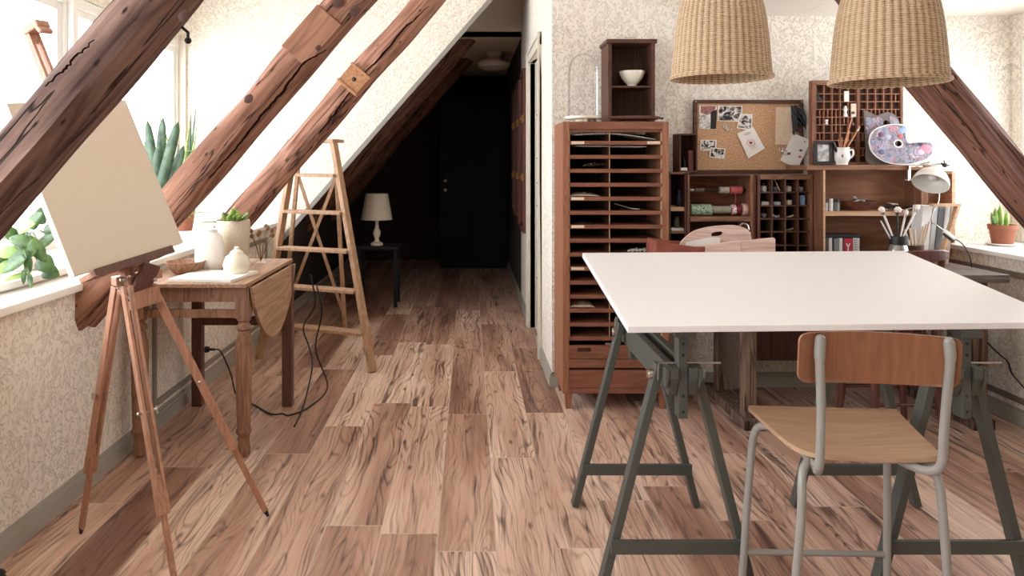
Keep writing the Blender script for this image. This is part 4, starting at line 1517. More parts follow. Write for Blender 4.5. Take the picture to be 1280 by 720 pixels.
bw = lambda n, s, seed: blotch(n, [(.40, col(22, 20, 22)), (.48, col(110, 104, 100)), (.56, col(226, 220, 212))], s, seed, 1.2)
p1 = pinned('photograph', 'upright photo of a pale dress beside a black suit, pinned in the board corner', 'photograph',
            [(874, 132), (896, 132), (895, 162), (874, 160.5)], M['paper'])
A_, B_, C_, D_ = [PT(x, y, dP - .0005) for x, y in ((874.5, 132.5), (895.5, 132.5), (894.8, 161.4), (874.5, 160.2))]
def inset(pts, mat, nm, par):
    mesh(nm, MB().extrude([PT(x, y, dP - .0015) for x, y in pts], (0, .0006, 0)), mat, par)
inset([(888.5, 140), (896, 137), (895, 161.5), (888, 161.2)], M['black'], 'black_suit', p1)
inset([(876, 132.5), (895, 132.5), (893, 139), (884, 144), (876, 141)], blotch('red_hair_print', [(.42, col(120, 40, 52)), (.5, col(200, 150, 140)), (.6, col(60, 40, 40))], 120), 'red_print', p1)
inset([(874.5, 143), (884, 144), (888, 150), (888, 161), (874.5, 160)], blotch('dress_print', [(.4, col(150, 146, 144)), (.55, col(228, 222, 214))], 70, 3), 'white_dress', p1)
pinned('photograph', 'wide grey photo of a group outdoors pinned at the top of the board', 'photograph', [(897.5, 132), (928, 132.5), (926.5, 152.5), (897, 151)], M['paper'], .0012, bw('group_print', 30, 5), .08)
pinned('photograph', 'small grey photo overlapping the wide one on the cork board', 'photograph', [(925, 142.5), (941, 142.5), (939.5, 163), (921, 160.5)], M['paper'], .0024, bw('couple_print', 36, 9), .16)
pinned('photograph', 'upper of two small black and white photos low on the cork board', 'photograph', [(875.5, 174.5), (896, 175), (895, 189), (875, 188)], M['paper'], .0012, bw('snap_print', 40, 14), .16)
pinned('photograph', 'lower of two small black and white photos low on the cork board', 'photograph', [(888, 184), (907, 186), (905, 198.5), (886.5, 196.5)], M['paper'], .0024, bw('snap_print_pale', 38, 20), .16)
t2 = pinned('greeting_card', 'tilted cream card with a small red emblem hanging in the board middle', 'card', [(921.5, 167), (941.5, 158.5), (956, 185.5), (935, 198.5)], M['paper'], .0036, None, curl=.003)
cc = PT(938.5, 178.5, dP - .0066)
hm = MB()
hp = []
for k in range(24):
    a = 2 * PI * k / 24
    hx = 16 * math.sin(a) ** 3; hz_ = 13 * math.cos(a) - 5 * math.cos(2 * a) - 2 * math.cos(3 * a) - math.cos(4 * a)
    hp.append(cc + Vector((hx * .00065, -.0012, hz_ * .00065)))
hm.extrude(hp, (0, .0006, 0))
mesh('heart_mark', hm, M['red'], t2)
rg = MB()
for k in range(14):
    a = 2 * PI * k / 14
    rg.ball(cc + Vector((.021 * math.cos(a), -.001, .017 * math.sin(a))), .0028, (1, .3, 1), sub=1)
mesh('wreath_mark', rg, plain('faded_ink', col(150, 130, 130), .8), t2)
ln = MB()
ax = (PT(941.5, 158.5, dP) - PT(921.5, 167, dP)).normalized(); ay = (PT(935, 198.5, dP) - PT(921.5, 167, dP)).normalized()
o_ = PT(921.5, 167, dP - .0052)
for k in range(6):
    s = o_ + ax * (.03 + .004 * (k % 3)) + ay * (.018 + .004 * k if k < 3 else .095 + .009 * (k - 3)) + Vector((0, -.003, 0))
    ln.bar(s, s + ax * (.035 if k < 3 else .04), .0012, .0006, (0, 1, 0))
mesh('writing_line', ln, plain('grey_ink', col(130, 124, 120), .8), t2)
pinned('botanical_print', 'tall cream sheet with a faint flower drawing pinned near the feather bunch', 'print', [(970, 134), (995, 134), (995, 181), (969, 180.5)], M['oldpaper'], .0012,
       blotch('flower_drawing', [(.44, col(226, 204, 178)), (.5, col(196, 172, 148)), (.53, col(228, 206, 180)), (1, col(228, 206, 180))], 38, 31, 2), .1)
t3 = pinned('greeting_card', 'tilted pinkish card hanging over the lower corner of the cork board', 'card', [(992, 166.5), (1014, 175.5), (997, 211), (975, 200.5)], M['paper'], .0088)
for q, (x, y, rr, cl) in enumerate(((986, 192, .011, (150, 60, 84)), (1001, 188, .009, (90, 70, 96)), (1000, 196, .010, (206, 120, 130)), (1006, 177, .005, (196, 60, 70)))):
    mesh('blossom_mark', MB().ball(PT(x, y, dP - .0092), rr, (1, .06, .7), sub=2), plain('blossom_ink', col(*cl), .8, var=.2, scale=60), t3)
for i, (x0, y0, lab) in enumerate(((908, 152, 'little clear bag of beads pinned under the wide photo'), (978, 181, 'small clear bag with wire loops pinned under the flower drawing'))):
    p = PT(x0, y0, dP - .006)
    t4 = thing('bead_bag', lab, 'bag', p, 'things pinned to the cork board')
    mesh('pouch', MB().extrude([p + Vector((-.022, 0, .0)), p + Vector((.02, 0, 0)), p + Vector((.026, 0, -.06)), p + Vector((-.026, 0, -.062))], (0, .003, 0)), M['glass'], t4)
    for k in range(3):
        q = p + Vector((-.008 + .012 * k, -.004, -.028 - .008 * k))
        mesh('ring', MB().tube([q + Vector((.010 * math.cos(a), 0, .014 * math.sin(a))) for a in [2 * PI * j / 14 for j in range(15)]], .0018, 6, False), M['metal'], t4, smooth=True)
p = PT(992, 131.5, dC - .016)
t5 = thing('feather_bunch', 'dark bunch of black feathers or horsehair hanging at the board corner', 'feathers', p)
for k in range(9):
    mb = MB()
    a = p + Vector((-.012 + .006 * k * .7, -.002 * (k % 3), -.003))
    pts = []
    for j in range(9):
        s = j / 8
        pts.append(a + Vector((.012 * s * (k - 2) * .5 + .018 * math.sin(s * 3 + k) + .022 * s, -.004 * math.sin(s * PI), -.165 * s * (1 - .04 * k))))
    mb.tube(pts, .006, 8, True, [.003 + .008 * math.sin(PI * min(1, j / 8 * .95 + .08)) for j in range(9)])
    mesh('strand', mb, M['black'] if k % 3 else plain('dark_feather', col(58, 52, 48), .7), t5, smooth=True)

# ------------------------------------------------------------------ open wooden cabinet on the desk
dO = 3.75
xa, xb = 1.842, 2.388
yb2 = 3.93
t = thing('open_cabinet', 'open pine shelf cabinet carrying the type case and palettes', 'cabinet', ((xa + xb) / 2, 3.84, DZ_))
zt4, zt4b = Z(206.5, dO), Z(212.5, dO)
mesh('side_board', MB().box(xa, xa + .010, dO, yb2, DZ_, zt4b), M['midwood_z'], t, bevel=.001)
mesh('side_board', MB().box(xb - .034, xb, dO, dO + .018, DZ_, zt4b).box(xb - .020, xb, dO + .018, yb2, DZ_, zt4b), M['midwood_z'], t, bevel=.001)
mesh('top_board', MB().box(X(1007, dO), xb + .03, dO - .012, yb2 + .06, zt4b, zt4), M['midwood_x'], t, bevel=.002)
mesh('back_board', MB().box(xa + .010, xb - .020, yb2 - .010, yb2, DZ_, zt4b), M['box_grain'] if False else wood('cabinet_back_pine', col(120, 80, 58), col(168, 122, 92), 'x', .7, .7, .2, .7, .05), t)
zs1, zs0 = Z(264.5, dO), Z(270, dO)
mesh('shelf', MB().box(xa + .0105, xb - .0345, dO + .002, yb2 - .010, zs0, zs1), M['paleedge'], t, bevel=.001)
mesh('front_edge', MB().box(xa - .0005, xa + .010, dO - .002, dO, DZ_, zt4b), M['paleedge'], t)
# jars on its shelf
for i, (px, rr, hh, lab) in enumerate(((1031, .015, .058, 'slim glass jar at the end of the pine cabinet shelf'),
                                       (1038.5, .011, .064, 'white tube jar between the two glass jars on the shelf'), (1045, .019, .060, 'wide glass jar with black lid next to the wooden bowl'))):
    c = (X(px, dO + .05), dO + .05, zs1 + .001)
    t2 = thing('lidded_jar', lab, 'jar', c, 'jars on the cabinet shelf')
    mesh('glass_body', MB().lathe([(0, 0), (rr, 0), (rr, hh * .7), (rr * .8, hh * .76), (0, hh * .76)], c, 18), [plain('jar_grey', col(170, 170, 164), .12), M['white_cer'], plain('jar_olive', col(110, 112, 104), .12)][i], t2, smooth=True)
    mesh('lid', MB().lathe([(0, hh * .765), (rr * .95, hh * .765), (rr * .95, hh), (0, hh)], c, 18), M['black'] if i != 1 else M['white_cer'], t2, smooth=True)
# wooden bowl with tubes
c = (X(1074, dO + .075), dO + .075, zs1 + .001)
t2 = thing('wooden_bowl', 'shallow reddish wooden bowl on the pine cabinet shelf', 'bowl', c)
mesh('bowl', MB().lathe([(0, 0), (.045, 0), (.05, .006), (.085, .03), (.094, .05), (.088, .05), (.07, .028), (0, .012)], c, 36, squash=(1, .6)), M['redbrown'], t2, smooth=True)
mesh('bowl_foot', MB().lathe([(0, 0), (.05, 0), (.05, .004), (0, .004)], c, 24, squash=(1, .6)), M['redbrown'], t2)
random.seed(3)


def painttube(name, p, ang, tilt, L, rr, body, capm, label, group):
    d = Vector((math.cos(ang) * math.cos(tilt), math.sin(ang) * math.cos(tilt), math.sin(tilt)))
    p = Vector(p)
    t = thing(name, label, 'paint tube', p, group)
    m1 = MB()
    n = 10
    s = d.cross(Vector((0, 0, 1))).normalized(); u = s.cross(d)
    rings = []
    for k in range(7):
        f = k / 6
        fl = 1 - f * .85
        rings.append([m1.bm.verts.new(p + d * (L * f) + s * (rr * (1 + .25 * f) * math.cos(2 * PI * j / n)) + u * (rr * fl * math.sin(2 * PI * j / n))) for j in range(n)])
    for a, b in zip(rings, rings[1:]):
        for j in range(n): m1.bm.faces.new([a[j], a[(j + 1) % n], b[(j + 1) % n], b[j]])
    m1.bm.faces.new(rings[0][::-1]); m1.bm.faces.new(rings[-1])
    mesh('tube_body', m1, body, t, smooth=True)
    mesh('cap', MB().tube([p - d * .001, p - d * .012], rr * .6, 10), capm, t, smooth=True)
    return t


words_ = ['resting on the near rim', 'lying across the heap', 'pointing to the jars', 'pointing into the cabinet', 'on top of the heap', 'half hidden in the heap']
for k in range(6):
    painttube('paint_tube', (c[0] - .04 + .017 * k, c[1] - .012 + .012 * (k % 3), c[2] + .042 + .012 * (k % 2) + (.01 if k == 2 else 0)), R(-35 + 55 * k), R(10 if k % 2 else 24), .05, .007,
              M['white_cer'] if k % 2 == 0 else M['metal'], M['black'] if k % 3 else M['white_cer'], 'small paint tube in the wooden bowl, ' + words_[k], 'paint tubes in the wooden bowl')
for k in range(9):
    painttube('paint_tube', (X(1106 + 4.0 * k, dO + .05), dO + .035 + .022 * (k % 3), zs1 + .009 + .011 * (k % 2) + (.010 if 2 < k < 6 else 0)), R(-60 + 47 * k), R(6 * (k % 3)), .055, .0075,
              [M['metal'], M['black'], M['white_cer']][k % 3], M['black'], 'paint tube heaped at the shelf end, ' +
              ['nearest the bowl', 'second from the bowl', 'third from the bowl', 'one of the upper tubes', 'topmost of the heap', 'upper one before the brushes', 'lying by the big brush', 'last but one by the post', 'closest to the cabinet post'][k],
              'paint tubes heaped on the shelf')
# books below
bx = 1028.5
spec = [(4, .118, (58, 52, 52)), (3.5, .120, (84, 76, 72)), (4.2, .122, (206, 200, 194)), (2.5, .118, (40, 38, 42)), (6.5, .120, (124, 122, 122)), (4.0, .121, (218, 212, 204)),
        (1.6, .118, (60, 50, 50)), (11.5, .120, (168, 34, 52)), (8.2, .121, (196, 190, 182))]
names = ['dark book at the post end', 'brown-grey book second from the post', 'cream book among the dark ones', 'thin black book next to the cream one',
         'grey book in the middle of the row', 'off-white book beside the grey one', 'thin dark book squeezed against the red one', 'wide red book with a pale Y-shaped mark', 'pale book with striped spine closing the row']
topz = DZ_
for i, ((wpx, hh, cc), nm) in enumerate(zip(spec, names)):
    x0, x1 = X(bx, dO + .03), X(bx + wpx - .4, dO + .03)
    bx += wpx
    t2 = thing('book', nm + ' under the pine cabinet shelf', 'book', ((x0 + x1) / 2, dO + .08, DZ_ + .001), 'books in the pine cabinet')
    zb0 = DZ_ + .001
    cm = plain('book_cover', col(*cc), .5)
    mesh('cover', MB().box(x0, x0 + .0015, dO + .028, dO + .15, zb0, zb0 + hh).box(x1 - .0015, x1, dO + .028, dO + .15, zb0, zb0 + hh).box(x0 + .0015, x1 - .0015, dO + .028, dO + .030, zb0, zb0 + hh), cm, t2)
    mesh('pages', MB().box(x0 + .0016, x1 - .0016, dO + .0302, dO + .147, zb0 + .002, zb0 + hh - .003), M['paper'], t2)
    if i == 7:
        xm = (x0 + x1) / 2 - .002
        zz = zb0 + .075
        mk = MB()
        mk.bar((xm, dO + .0275, zz - .022), (xm, dO + .0275, zz), .005, .001, (0, 1, 0))
        mk.bar((xm, dO + .0275, zz - .001), (xm - .009, dO + .0275, zz + .018), .005, .001, (0, 1, 0))
        mk.bar((xm, dO + .0275, zz - .001), (xm + .009, dO + .0275, zz + .018), .005, .001, (0, 1, 0))
        mesh('y_mark', mk, M['paper'], t2)
    if i == 8:
        mk = MB()
        for q in range(9):
            mk.box(x0 + .004, x1 - .012, dO + .0272, dO + .028, zb0 + .012 + .012 * q, zb0 + .015 + .012 * q)
        mesh('spine_stripe', mk, M['black'], t2)
x0, x1 = X(1029, dO + .03), X(1076, dO + .03)
single('notebook', MB().box(x0, x1, dO + .025, dO + .14, DZ_ + .1245, DZ_ + .139), M['black'], 'flat black notebook lying on top of the row of books', 'notebook', ((x0 + x1) / 2, dO + .08, DZ_ + .1245), bevel=.002)

# ------------------------------------------------------------------ type case and what leans beside it
dT = 3.90
xa, xb = X(1015, dT), X(1129, dT)
z0, z1 = zt4 + .001, Z(100.5, dT)
t = thing('type_case', 'wooden printer type case with many little compartments above the pine cabinet', 'type case', ((xa + xb) / 2, dT, z0))
fw = .024
fb = MB().box(xa, xb, dT, dT + .04, z1 - fw, z1).box(xa, xb, dT, dT + .04, z0, z0 + fw * .6)
mesh('frame', fb, M['midwood_x'], t, bevel=.002)
mesh('frame_side', MB().box(xa, xa + fw, dT, dT + .04, z0 + fw * .6, z1 - fw), M['midwood_z'], t, bevel=.002)
mesh('frame_side', MB().box(xb - fw * .6, xb, dT, dT + .04, z0 + fw * .6, z1 - fw), M['midwood_z'], t, bevel=.002)
xc0, xc1 = X(1071.5, dT), X(1075, dT)
mesh('middle_bar', MB().box(xc0, xc1, dT, dT + .04, z0 + fw * .6, z1 - fw), M['midwood_z'], t)
mesh('back_board', MB().box(xa + fw, xb - fw * .6, dT + .024, dT + .03, z0 + fw * .6, z1 - fw), M['inner'], t)  # darkened so the compartments look shaded behind the grid
gr = MB()
tw = .0021
rowsz = [Z(p, dT) for p in (117.2, 127, 136.5, 146.4, 156, 166, 175.5, 185, 194.5)]
allz = [z1 - fw] + rowsz + [z0 + fw * .6]
for z in rowsz:
    for (a, b) in ((xa + fw, xc0), (xc1, xb - fw * .6)):
        gr.box(a, b, dT + .004, dT + .024, z - tw, z + tw)
random.seed(11)
for (a, b, n) in ((xa + fw, xc0, 5), (xc1, xb - fw * .6, 5)):
    for k in range(1, n):
        x = a + (b - a) * k / n
        gr.box(x - tw, x + tw, dT + .005, dT + .024, z0 + fw * .6, z1 - fw)
    for i in range(len(allz) - 1):
        for k in range(n):
            if (i + 2 * k + n) % 3 != 0 or i in (3, 4) :
                if random.random() < .15 or i in (3, 4):
                    x = a + (b - a) * (k + .5) / n
                    gr.box(x - tw, x + tw, dT + .006, dT + .024, allz[i + 1] + tw, allz[i] - tw)
mesh('compartment_grid', gr, M['teak_z'], t)
# knick-knacks in the type case
def knick(px0, px1, py0, py1, mat, lab, name='wooden_type'):
    single(name, MB().box(X(px0, dT), X(px1, dT), dT - .004, dT + .003, Z(py1, dT), Z(py0, dT)), mat, lab, 'trinket', (X((px0 + px1) / 2, dT), dT, Z(py1, dT)), bevel=.002)
knick(1055, 1061, 114, 127, M['paper'], 'white upright block in the upper part of the type case', 'white_block')
knick(1063.5, 1070, 129.5, 146, M['oldpaper'], 'pale printed block beside the middle bar of the type case', 'printed_block')
c = (X(1057, dT), dT + .002, Z(146, dT) + .001)
single('figurine', MB().lathe([(0, 0), (.010, 0), (.011, .008), (.006, .022), (.010, .036), (.008, .05), (.004, .058), (0, .06)], c, 16), M['white_cer'], 'curvy white figurine standing in the type case', 'trinket', c, smooth=True)
c = (X(1033.5, dT), dT + .004, Z(155.5, dT) + .001)
single('white_pawn', MB().lathe([(0, 0), (.007, 0), (.007, .004), (.004, .010), (.008, .018), (.008, .024), (0, .028)], c, 14), M['white_cer'], 'tiny white pawn in the type case over the picture frame', 'trinket', c, smooth=True)
c = (X(1064.5, dT), dT - .002, Z(155, dT))
single('wooden_ball', MB().ball(c, .013, (1, .6, 1.15)), M['redbrown'], 'round reddish wooden ball in the type case above the brushes', 'trinket', c, smooth=True)
c = (X(1024.5, dT), dT + .002, Z(125.5, dT))
single('dark_leaf', MB().extrude([(c[0] - .014, c[1], c[2]), (c[0] + .018, c[1], c[2]), (c[0] + .016, c[1], c[2] + .012), (c[0] + .002, c[1], c[2] + .02), (c[0] - .008, c[1], c[2] + .05)], (0, .004, 0)), M['black'],
       'pointed black scrap in the upper corner of the type case', 'trinket', c)

# picture frame
dI = 3.80
xa, xb = X(1018, dI), X(1041.5, dI)
z0, z1 = zt4 + .001, Z(176, dI)
t = thing('picture_frame', 'small black picture frame standing next to the brush jug', 'picture frame', ((xa + xb) / 2, dI, z0))
w = .018
fb = MB().box(xa, xb, dI, dI + .014, z0, z0 + w).box(xa, xb, dI, dI + .014, z1 - w, z1).box(xa, xa + w, dI, dI + .014, z0 + w, z1 - w).box(xb - w, xb, dI, dI + .014, z0 + w, z1 - w)
mesh('frame', fb, plain('frame_black', col(44, 36, 34), .4), t, bevel=.003)
mesh('picture', MB().box(xa + w, xb - w, dI + .006, dI + .010, z0 + w, z1 - w), blotch('grey_portrait', [(.35, col(120, 118, 116)), (.55, col(206, 206, 204)), (.7, col(232, 232, 230))], 22, 3), t)
mesh('back_prop', MB().bar(((xa + xb) / 2, dI + .014, z0 + .07), ((xa + xb) / 2, dI + .055, z0 + .002), .02, .002, (0, 1, 0)), M['black'], t)
# jug with brushes
c = Vector((X(1052, 3.81), 3.81, zt4 + .001))
t = thing('jug', 'small white ceramic jug with a handle holding wooden brushes', 'jug', c)
mesh('body', MB().lathe([(0, 0), (.030, 0), (.032, .004), (.030, .010), (.040, .030), (.043, .050), (.038, .070), (.036, .082), (.041, .093), (.038, .093), (.033, .082), (.035, .07), (.039, .05), (.03, .015), (0, .010)], c, 36), M['white_cer'], t, smooth=True)
mesh('handle', MB().tube(smoothpath([c + Vector((.038, 0, .075)), c + Vector((.055, -.004, .080)), c + Vector((.060, -.004, .058)), c + Vector((.050, 0, .040)), c + Vector((.041, 0, .038))], 5), .005, 10), M['white_cer'], t, smooth=True)
mesh('flower_mark', MB().ball(c + Vector((-.014, -.040, .048)), .008, (1, .1, 1)), plain('grey_flower', col(96, 90, 88), .5), t, smooth=True)


def brush(p, q, lab, hm, rr=.0035, head=.022, bristle=None, group=None, flat=1.0, name='paint_brush', hr=None):
    """handle end q up, p is the lower end; the head sits at q"""
    p, q = Vector(p), Vector(q)
    d = (q - p).normalized()
    t = thing(name, lab, 'brush', p, group)
    mesh('handle', MB().tube([p, p.lerp(q, .4), p.lerp(q, .8), q], rr, 8, True, [rr * .6, rr, rr * 1.1, rr * .9]), hm, t, smooth=True)
    if bristle:
        hr = hr or rr * 2
        mesh('ferrule', MB().tube([q - d * .001, q + d * .014], rr, 10, True, [rr * 1.1, hr]), M['metal'], t, smooth=True)
        mesh('bristles', MB().tube([q + d * .0145, q + d * (.014 + head * .6), q + d * (.014 + head)], rr, 10, True, [hr, hr * 1.25, hr * .5]), bristle, t, smooth=True)
    return t


wh = wood('brush_handle', col(170, 100, 60), col(206, 148, 100), 'z', 2, .4)
jp = c + Vector((0, 0, .06))
for i, (px, py, lab) in enumerate(((1065, 146, 'tall reddish brush with a bulb head in the jug'), (1071, 164, 'pale flat brush leaning furthest out of the jug'),
                                   (1062, 164, 'thin orange handle in the jug under the tall brush'), (1052.5, 172, 'short straight handle in the middle of the jug'),
                                   (1048, 174, 'short brown handle near the front of the jug'))):
    q = PT(px, py, 3.80 + .01 * i)
    brush(jp + Vector((-.012 + .004 * i, .005 * (i - 2), -.03)), q, lab, wh, .0038 if i < 3 else .0028, .016, M['paleedge'] if i == 1 else (M['redbrown'] if i == 0 else None), 'brushes in the jug', hr=.008 if i == 0 else .006)
brush(jp + Vector((-.016, -.006, -.03)), PT(1041.5, 177, 3.79), 'thick black marker leaning over the rim of the jug', M['black'], .006, 0, None, 'brushes in the jug')

# palettes
def palette(name, label, outline_px, d0, lean, hole, mat, matrim, dz0):
    pts = smoothpath([Vector((x, y, 0)) for x, y in outline_px] + [Vector((*outline_px[0], 0))], 6)[:-1]
    zlow = max(p.y for p in pts)
    def W(p):
        q = PT(p.x, p.y, d0)
        q.y += (q.z - Z(zlow, d0)) * lean
        return q
    P3 = [W(p) for p in pts]
    c = sum(P3, Vector()) / len(P3); c.z = Z(zlow, d0)
    t = thing(name, label, 'palette', c)
    # ring with thumb hole
    hc, hr = hole
    n = len(pts)
    hp = [W(Vector((hc[0] + hr * math.cos(-2 * PI * k / n + .9), hc[1] + hr * .8 * math.sin(-2 * PI * k / n + .9), 0))) for k in range(n)]
    # pick the closest starting index and direction
    def area(P): return sum(P[i].x * P[(i + 1) % len(P)].z - P[(i + 1) % len(P)].x * P[i].z for i in range(len(P)))
    if area(P3) * area(hp) < 0: hp = hp[::-1]
    hc3 = W(Vector((hc[0], hc[1], 0)))
    k0 = min(range(n), key=lambda k: abs(math.atan2(hp[k].z - hc3.z, hp[k].x - hc3.x) - math.atan2(P3[0].z - hc3.z, P3[0].x - hc3.x)))
    hp = hp[k0:] + hp[:k0]
    mb = MB()
    th = Vector((0, .006, 0))
    a = [mb.bm.verts.new(p) for p in P3]; b = [mb.bm.verts.new(p) for p in hp]
    a2 = [mb.bm.verts.new(p + th) for p in P3]; b2 = [mb.bm.verts.new(p + th) for p in hp]
    for i in range(n):
        j = (i + 1) % n
        mb.bm.faces.new([a[i], a[j], b[j], b[i]]); mb.bm.faces.new([a2[i], b2[i], b2[j], a2[j]])
        mb.bm.faces.new([a[i], a2[i], a2[j], a[j]]); mb.bm.faces.new([b[i], b[j], b2[j], b2[i]])
    mesh('board', mb, matrim, t)
    return t, W


def paintmess(name, seed, base):
    t = NT(name, .35, .5)
    co = t.coords()
    a = t.noise(t.mapping(co, (1, 1, 1), (seed, seed, seed)), 26, 5, .7, 1.6)
    v = t.n('TexVoronoi', feature='F1'); v.inputs['Scale'].default_value = 30
    wob = t.vmath('ADD', co, t.vmath('MULTIPLY', t.n('TexNoise').outputs['Color'], (.0, .0, .0)))
    nn = t.n('TexNoise'); t.l(co, nn.inputs['Vector']); nn.inputs['Scale'].default_value = 16; nn.inputs['Detail'].default_value = 4
    sc = t.vmath('MULTIPLY', nn.outputs['Color'], (.16, .16, .16))
    t.l(t.vmath('ADD', co, sc), v.inputs['Vector'])
    s = t.n('SeparateColor'); t.l(v.outputs['Color'], s.inputs[0])
    c1 = t.ramp(s.outputs[0], [(0, col(44, 46, 78)), (.16, col(72, 76, 108)), (.3, col(104, 122, 162)), (.42, col(104, 56, 84)), (.55, col(150, 142, 160)), (.7, col(60, 48, 58)), (.82, col(188, 172, 162)), (.93, col(190, 100, 112))], 'CONSTANT')
    c2 = t.ramp(a, [(.3, col(60, 50, 76)), (.44, col(116, 122, 152)), (.52, col(196, 182, 180)), (.62, col(104, 60, 84)), (.7, col(78, 96, 136))])
    t.color(t.mix(t.remap(a, .35, .65, .15, .85), c1, c2))
    t.bump(a, .6, .004)
    return t.m


pm = paintmess('mixed_paint', 1.0, 0)
pm2 = paintmess('mixed_paint_old', 6.0, 0)
rear = [(1084, 137), (1094, 141), (1099, 144), (1106, 141.5), (1116, 140), (1125, 146), (1128, 156), (1126, 170), (1122, 185), (1118, 204), (1086, 204), (1084, 180)]
t, W = palette('paint_palette', 'grey wooden palette with dried paint standing behind the white-edged one', rear, 3.86, .10, ((1111, 153.5), 4), None, plain('grey_board', col(116, 104, 98), .7, var=.1), zt4)
mb = MB()
P = smoothpath([Vector((x, y, 0)) for x, y in [(1086, 146), (1095, 147), (1104, 146), (1107, 153), (1104, 160), (1096, 167), (1088, 172), (1085, 160)]] , 5)
mb.extrude([W(p) + Vector((0, -.0012, 0)) for p in P], (0, .0011, 0))
mesh('paint', mb, pm2, t)
mb = MB()
P = smoothpath([Vector((x, y, 0)) for x, y in [(1115, 143.5), (1121, 145), (1126, 152), (1124, 162), (1118, 163), (1116, 156)]], 5)
mb.extrude([W(p) + Vector((0, -.0012, 0)) for p in P], (0, .0011, 0))
mesh('paint', mb, pm2, t)
front = [(1088, 178), (1091, 167), (1099, 160), (1110, 156), (1123, 154.5), (1133, 155.5), (1137, 160), (1136, 168), (1137, 175), (1144, 180), (1153, 180), (1162, 176), (1168, 180), (1168.5, 188), (1164, 196), (1154, 202), (1140, 205.5), (1124, 206), (1108, 203), (1096, 196), (1090, 188)]
t, W = palette('paint_palette', 'big kidney-shaped white-edged palette smeared with violet, blue and pink paint', front, 3.82, .12, ((1125, 179.5), 4.6), None, M['white_paint'], zt4)
mb = MB()
P0 = smoothpath([Vector((x, y, 0)) for x, y in front] + [Vector((*front[0], 0))], 4)[:-1]
cw = 1 if sum(P0[i].x * P0[(i + 1) % len(P0)].y - P0[(i + 1) % len(P0)].x * P0[i].y for i in range(len(P0))) > 0 else -1
P = []
for i in range(len(P0)):
    e = (P0[(i + 1) % len(P0)] - P0[i - 1]).normalized()
    P.append(P0[i] + Vector((-e.y, e.x, 0)) * cw * (1.5 + .7 * noise.noise((P0[i].x * .12, P0[i].y * .12, 0))))
hx, hy = 1125, 179.5
ring = [Vector((hx + 6.2 * math.cos(math.atan2(p.y - hy, p.x - hx)), hy + 5.2 * math.sin(math.atan2(p.y - hy, p.x - hx)), 0)) for p in P]
a = [mb.bm.verts.new(W(p) + Vector((0, -.0015, 0))) for p in P]; b = [mb.bm.verts.new(W(p) + Vector((0, -.0015, 0))) for p in ring]
for i in range(len(P)):
    j = (i + 1) % len(P)
    mb.bm.faces.new([a[i], a[j], b[j], b[i]])
mesh('paint', mb, pm, t, solid=.0012)
for (x, y, rr, cc) in ((1131, 163, 5.5, (150, 170, 206)), (1158, 187, 8, (218, 128, 146)), (1152, 190, 5, (214, 178, 206)), (1112, 171, 4, (170, 182, 204)), (1128, 170, 3.5, (206, 92, 92)), (1138, 189, 4, (130, 132, 146)), (1103, 190, 4.5, (92, 98, 130)), (1104, 168, 4, (110, 62, 92))):
    p = W(Vector((x, y, 0)))
    mesh('paint_dab', MB().ball(p + Vector((0, -.003, 0)), rr / 236, (1, .10, .8), sub=2), plain('paint_dab', col(*cc), .35, var=.15, scale=60), t, smooth=True)

# ------------------------------------------------------------------ clamp lamp
dL = 3.72
t = thing('clamp_lamp', 'white metal lamp clamped to the pine cabinet, shade tilted down', 'lamp', PT(1140, 212, dL))
wl = plain('lamp_enamel', col(226, 224, 214), .3)
cm = M['metal']
k = MB()
k.obox(PT(1142, 208.8, dL + .02) + Vector((0, 0, .004)), (.075, .022, .008)).box(X(1135.5, dL), X(1138, dL), dL - .004, dL + .02, Z(224, dL), Z(207, dL))
k.tube([PT(1135, 226, dL), PT(1135, 212, dL)], .004, 8).tube([PT(1131, 225, dL), PT(1139, 225, dL)], .003, 8)
mesh('clamp', k, cm, t, bevel=.001)
mesh('arm', MB().tube(smoothpath([PT(1143, 209, dL), PT(1152, 206, dL - .02), PT(1163, 206.5, dL - .05), PT(1173, 205, dL - .08), PT(1180, 205, dL - .09)], 5), .0045, 10)
     .tube([PT(1150, 205, dL - .01), PT(1163, 202.5, dL - .05)], .003, 8), cm, t, smooth=True)
jc = PT(1181, 206.5, dL - .10)
mesh('joint', MB().ball(jc, .012, (1, 1, 1)).tube([jc + Vector((-.018, 0, .010)), jc + Vector((.02, 0, -.002))], .004, 8).tube([jc, jc + Vector((-.004, 0, .024))], .003, 8), M['black'], t, smooth=True)
# shade: opening centre seen at (1160,231), axis tilts towards the viewer and the cabinet
oc = PT(1163, 230, dL - .17)
ax = Vector((.48, .38, .79)).normalized()
prof = [(.0795, 0), (.0815, .002), (.080, .012), (.074, .034), (.062, .056), (.044, .074), (.026, .084), (.020, .088), (.020, .104), (.014, .108), (0, .108)]
inn = [(.0, .085), (.024, .082), (.042, .072), (.060, .054), (.072, .033), (.078, .010), (.0785, .001), (.0795, 0)]
rot = Vector((0, 0, 1)).rotation_difference(ax).to_euler()
mesh('shade', MB().lathe(prof, oc, 44, rot).lathe(inn, oc, 44, rot), wl, t, smooth=True)
mesh('bulb', MB().ball(oc + ax * .045, .022), M['white_cer'], t, smooth=True)
sw0, sw1 = PT(1180, 288.5, 3.50), PT(1193, 298.5, 3.50)
cord = smoothpath([PT(1174, 240, dL - .09), PT(1173, 252, dL - .10), PT(1167, 264, 3.60), PT(1164, 276, 3.55), PT(1170, 281, 3.52), sw0], 6)
mesh('cord', MB().tube(cord, .0028, 8), M['metal'], t, smooth=True)
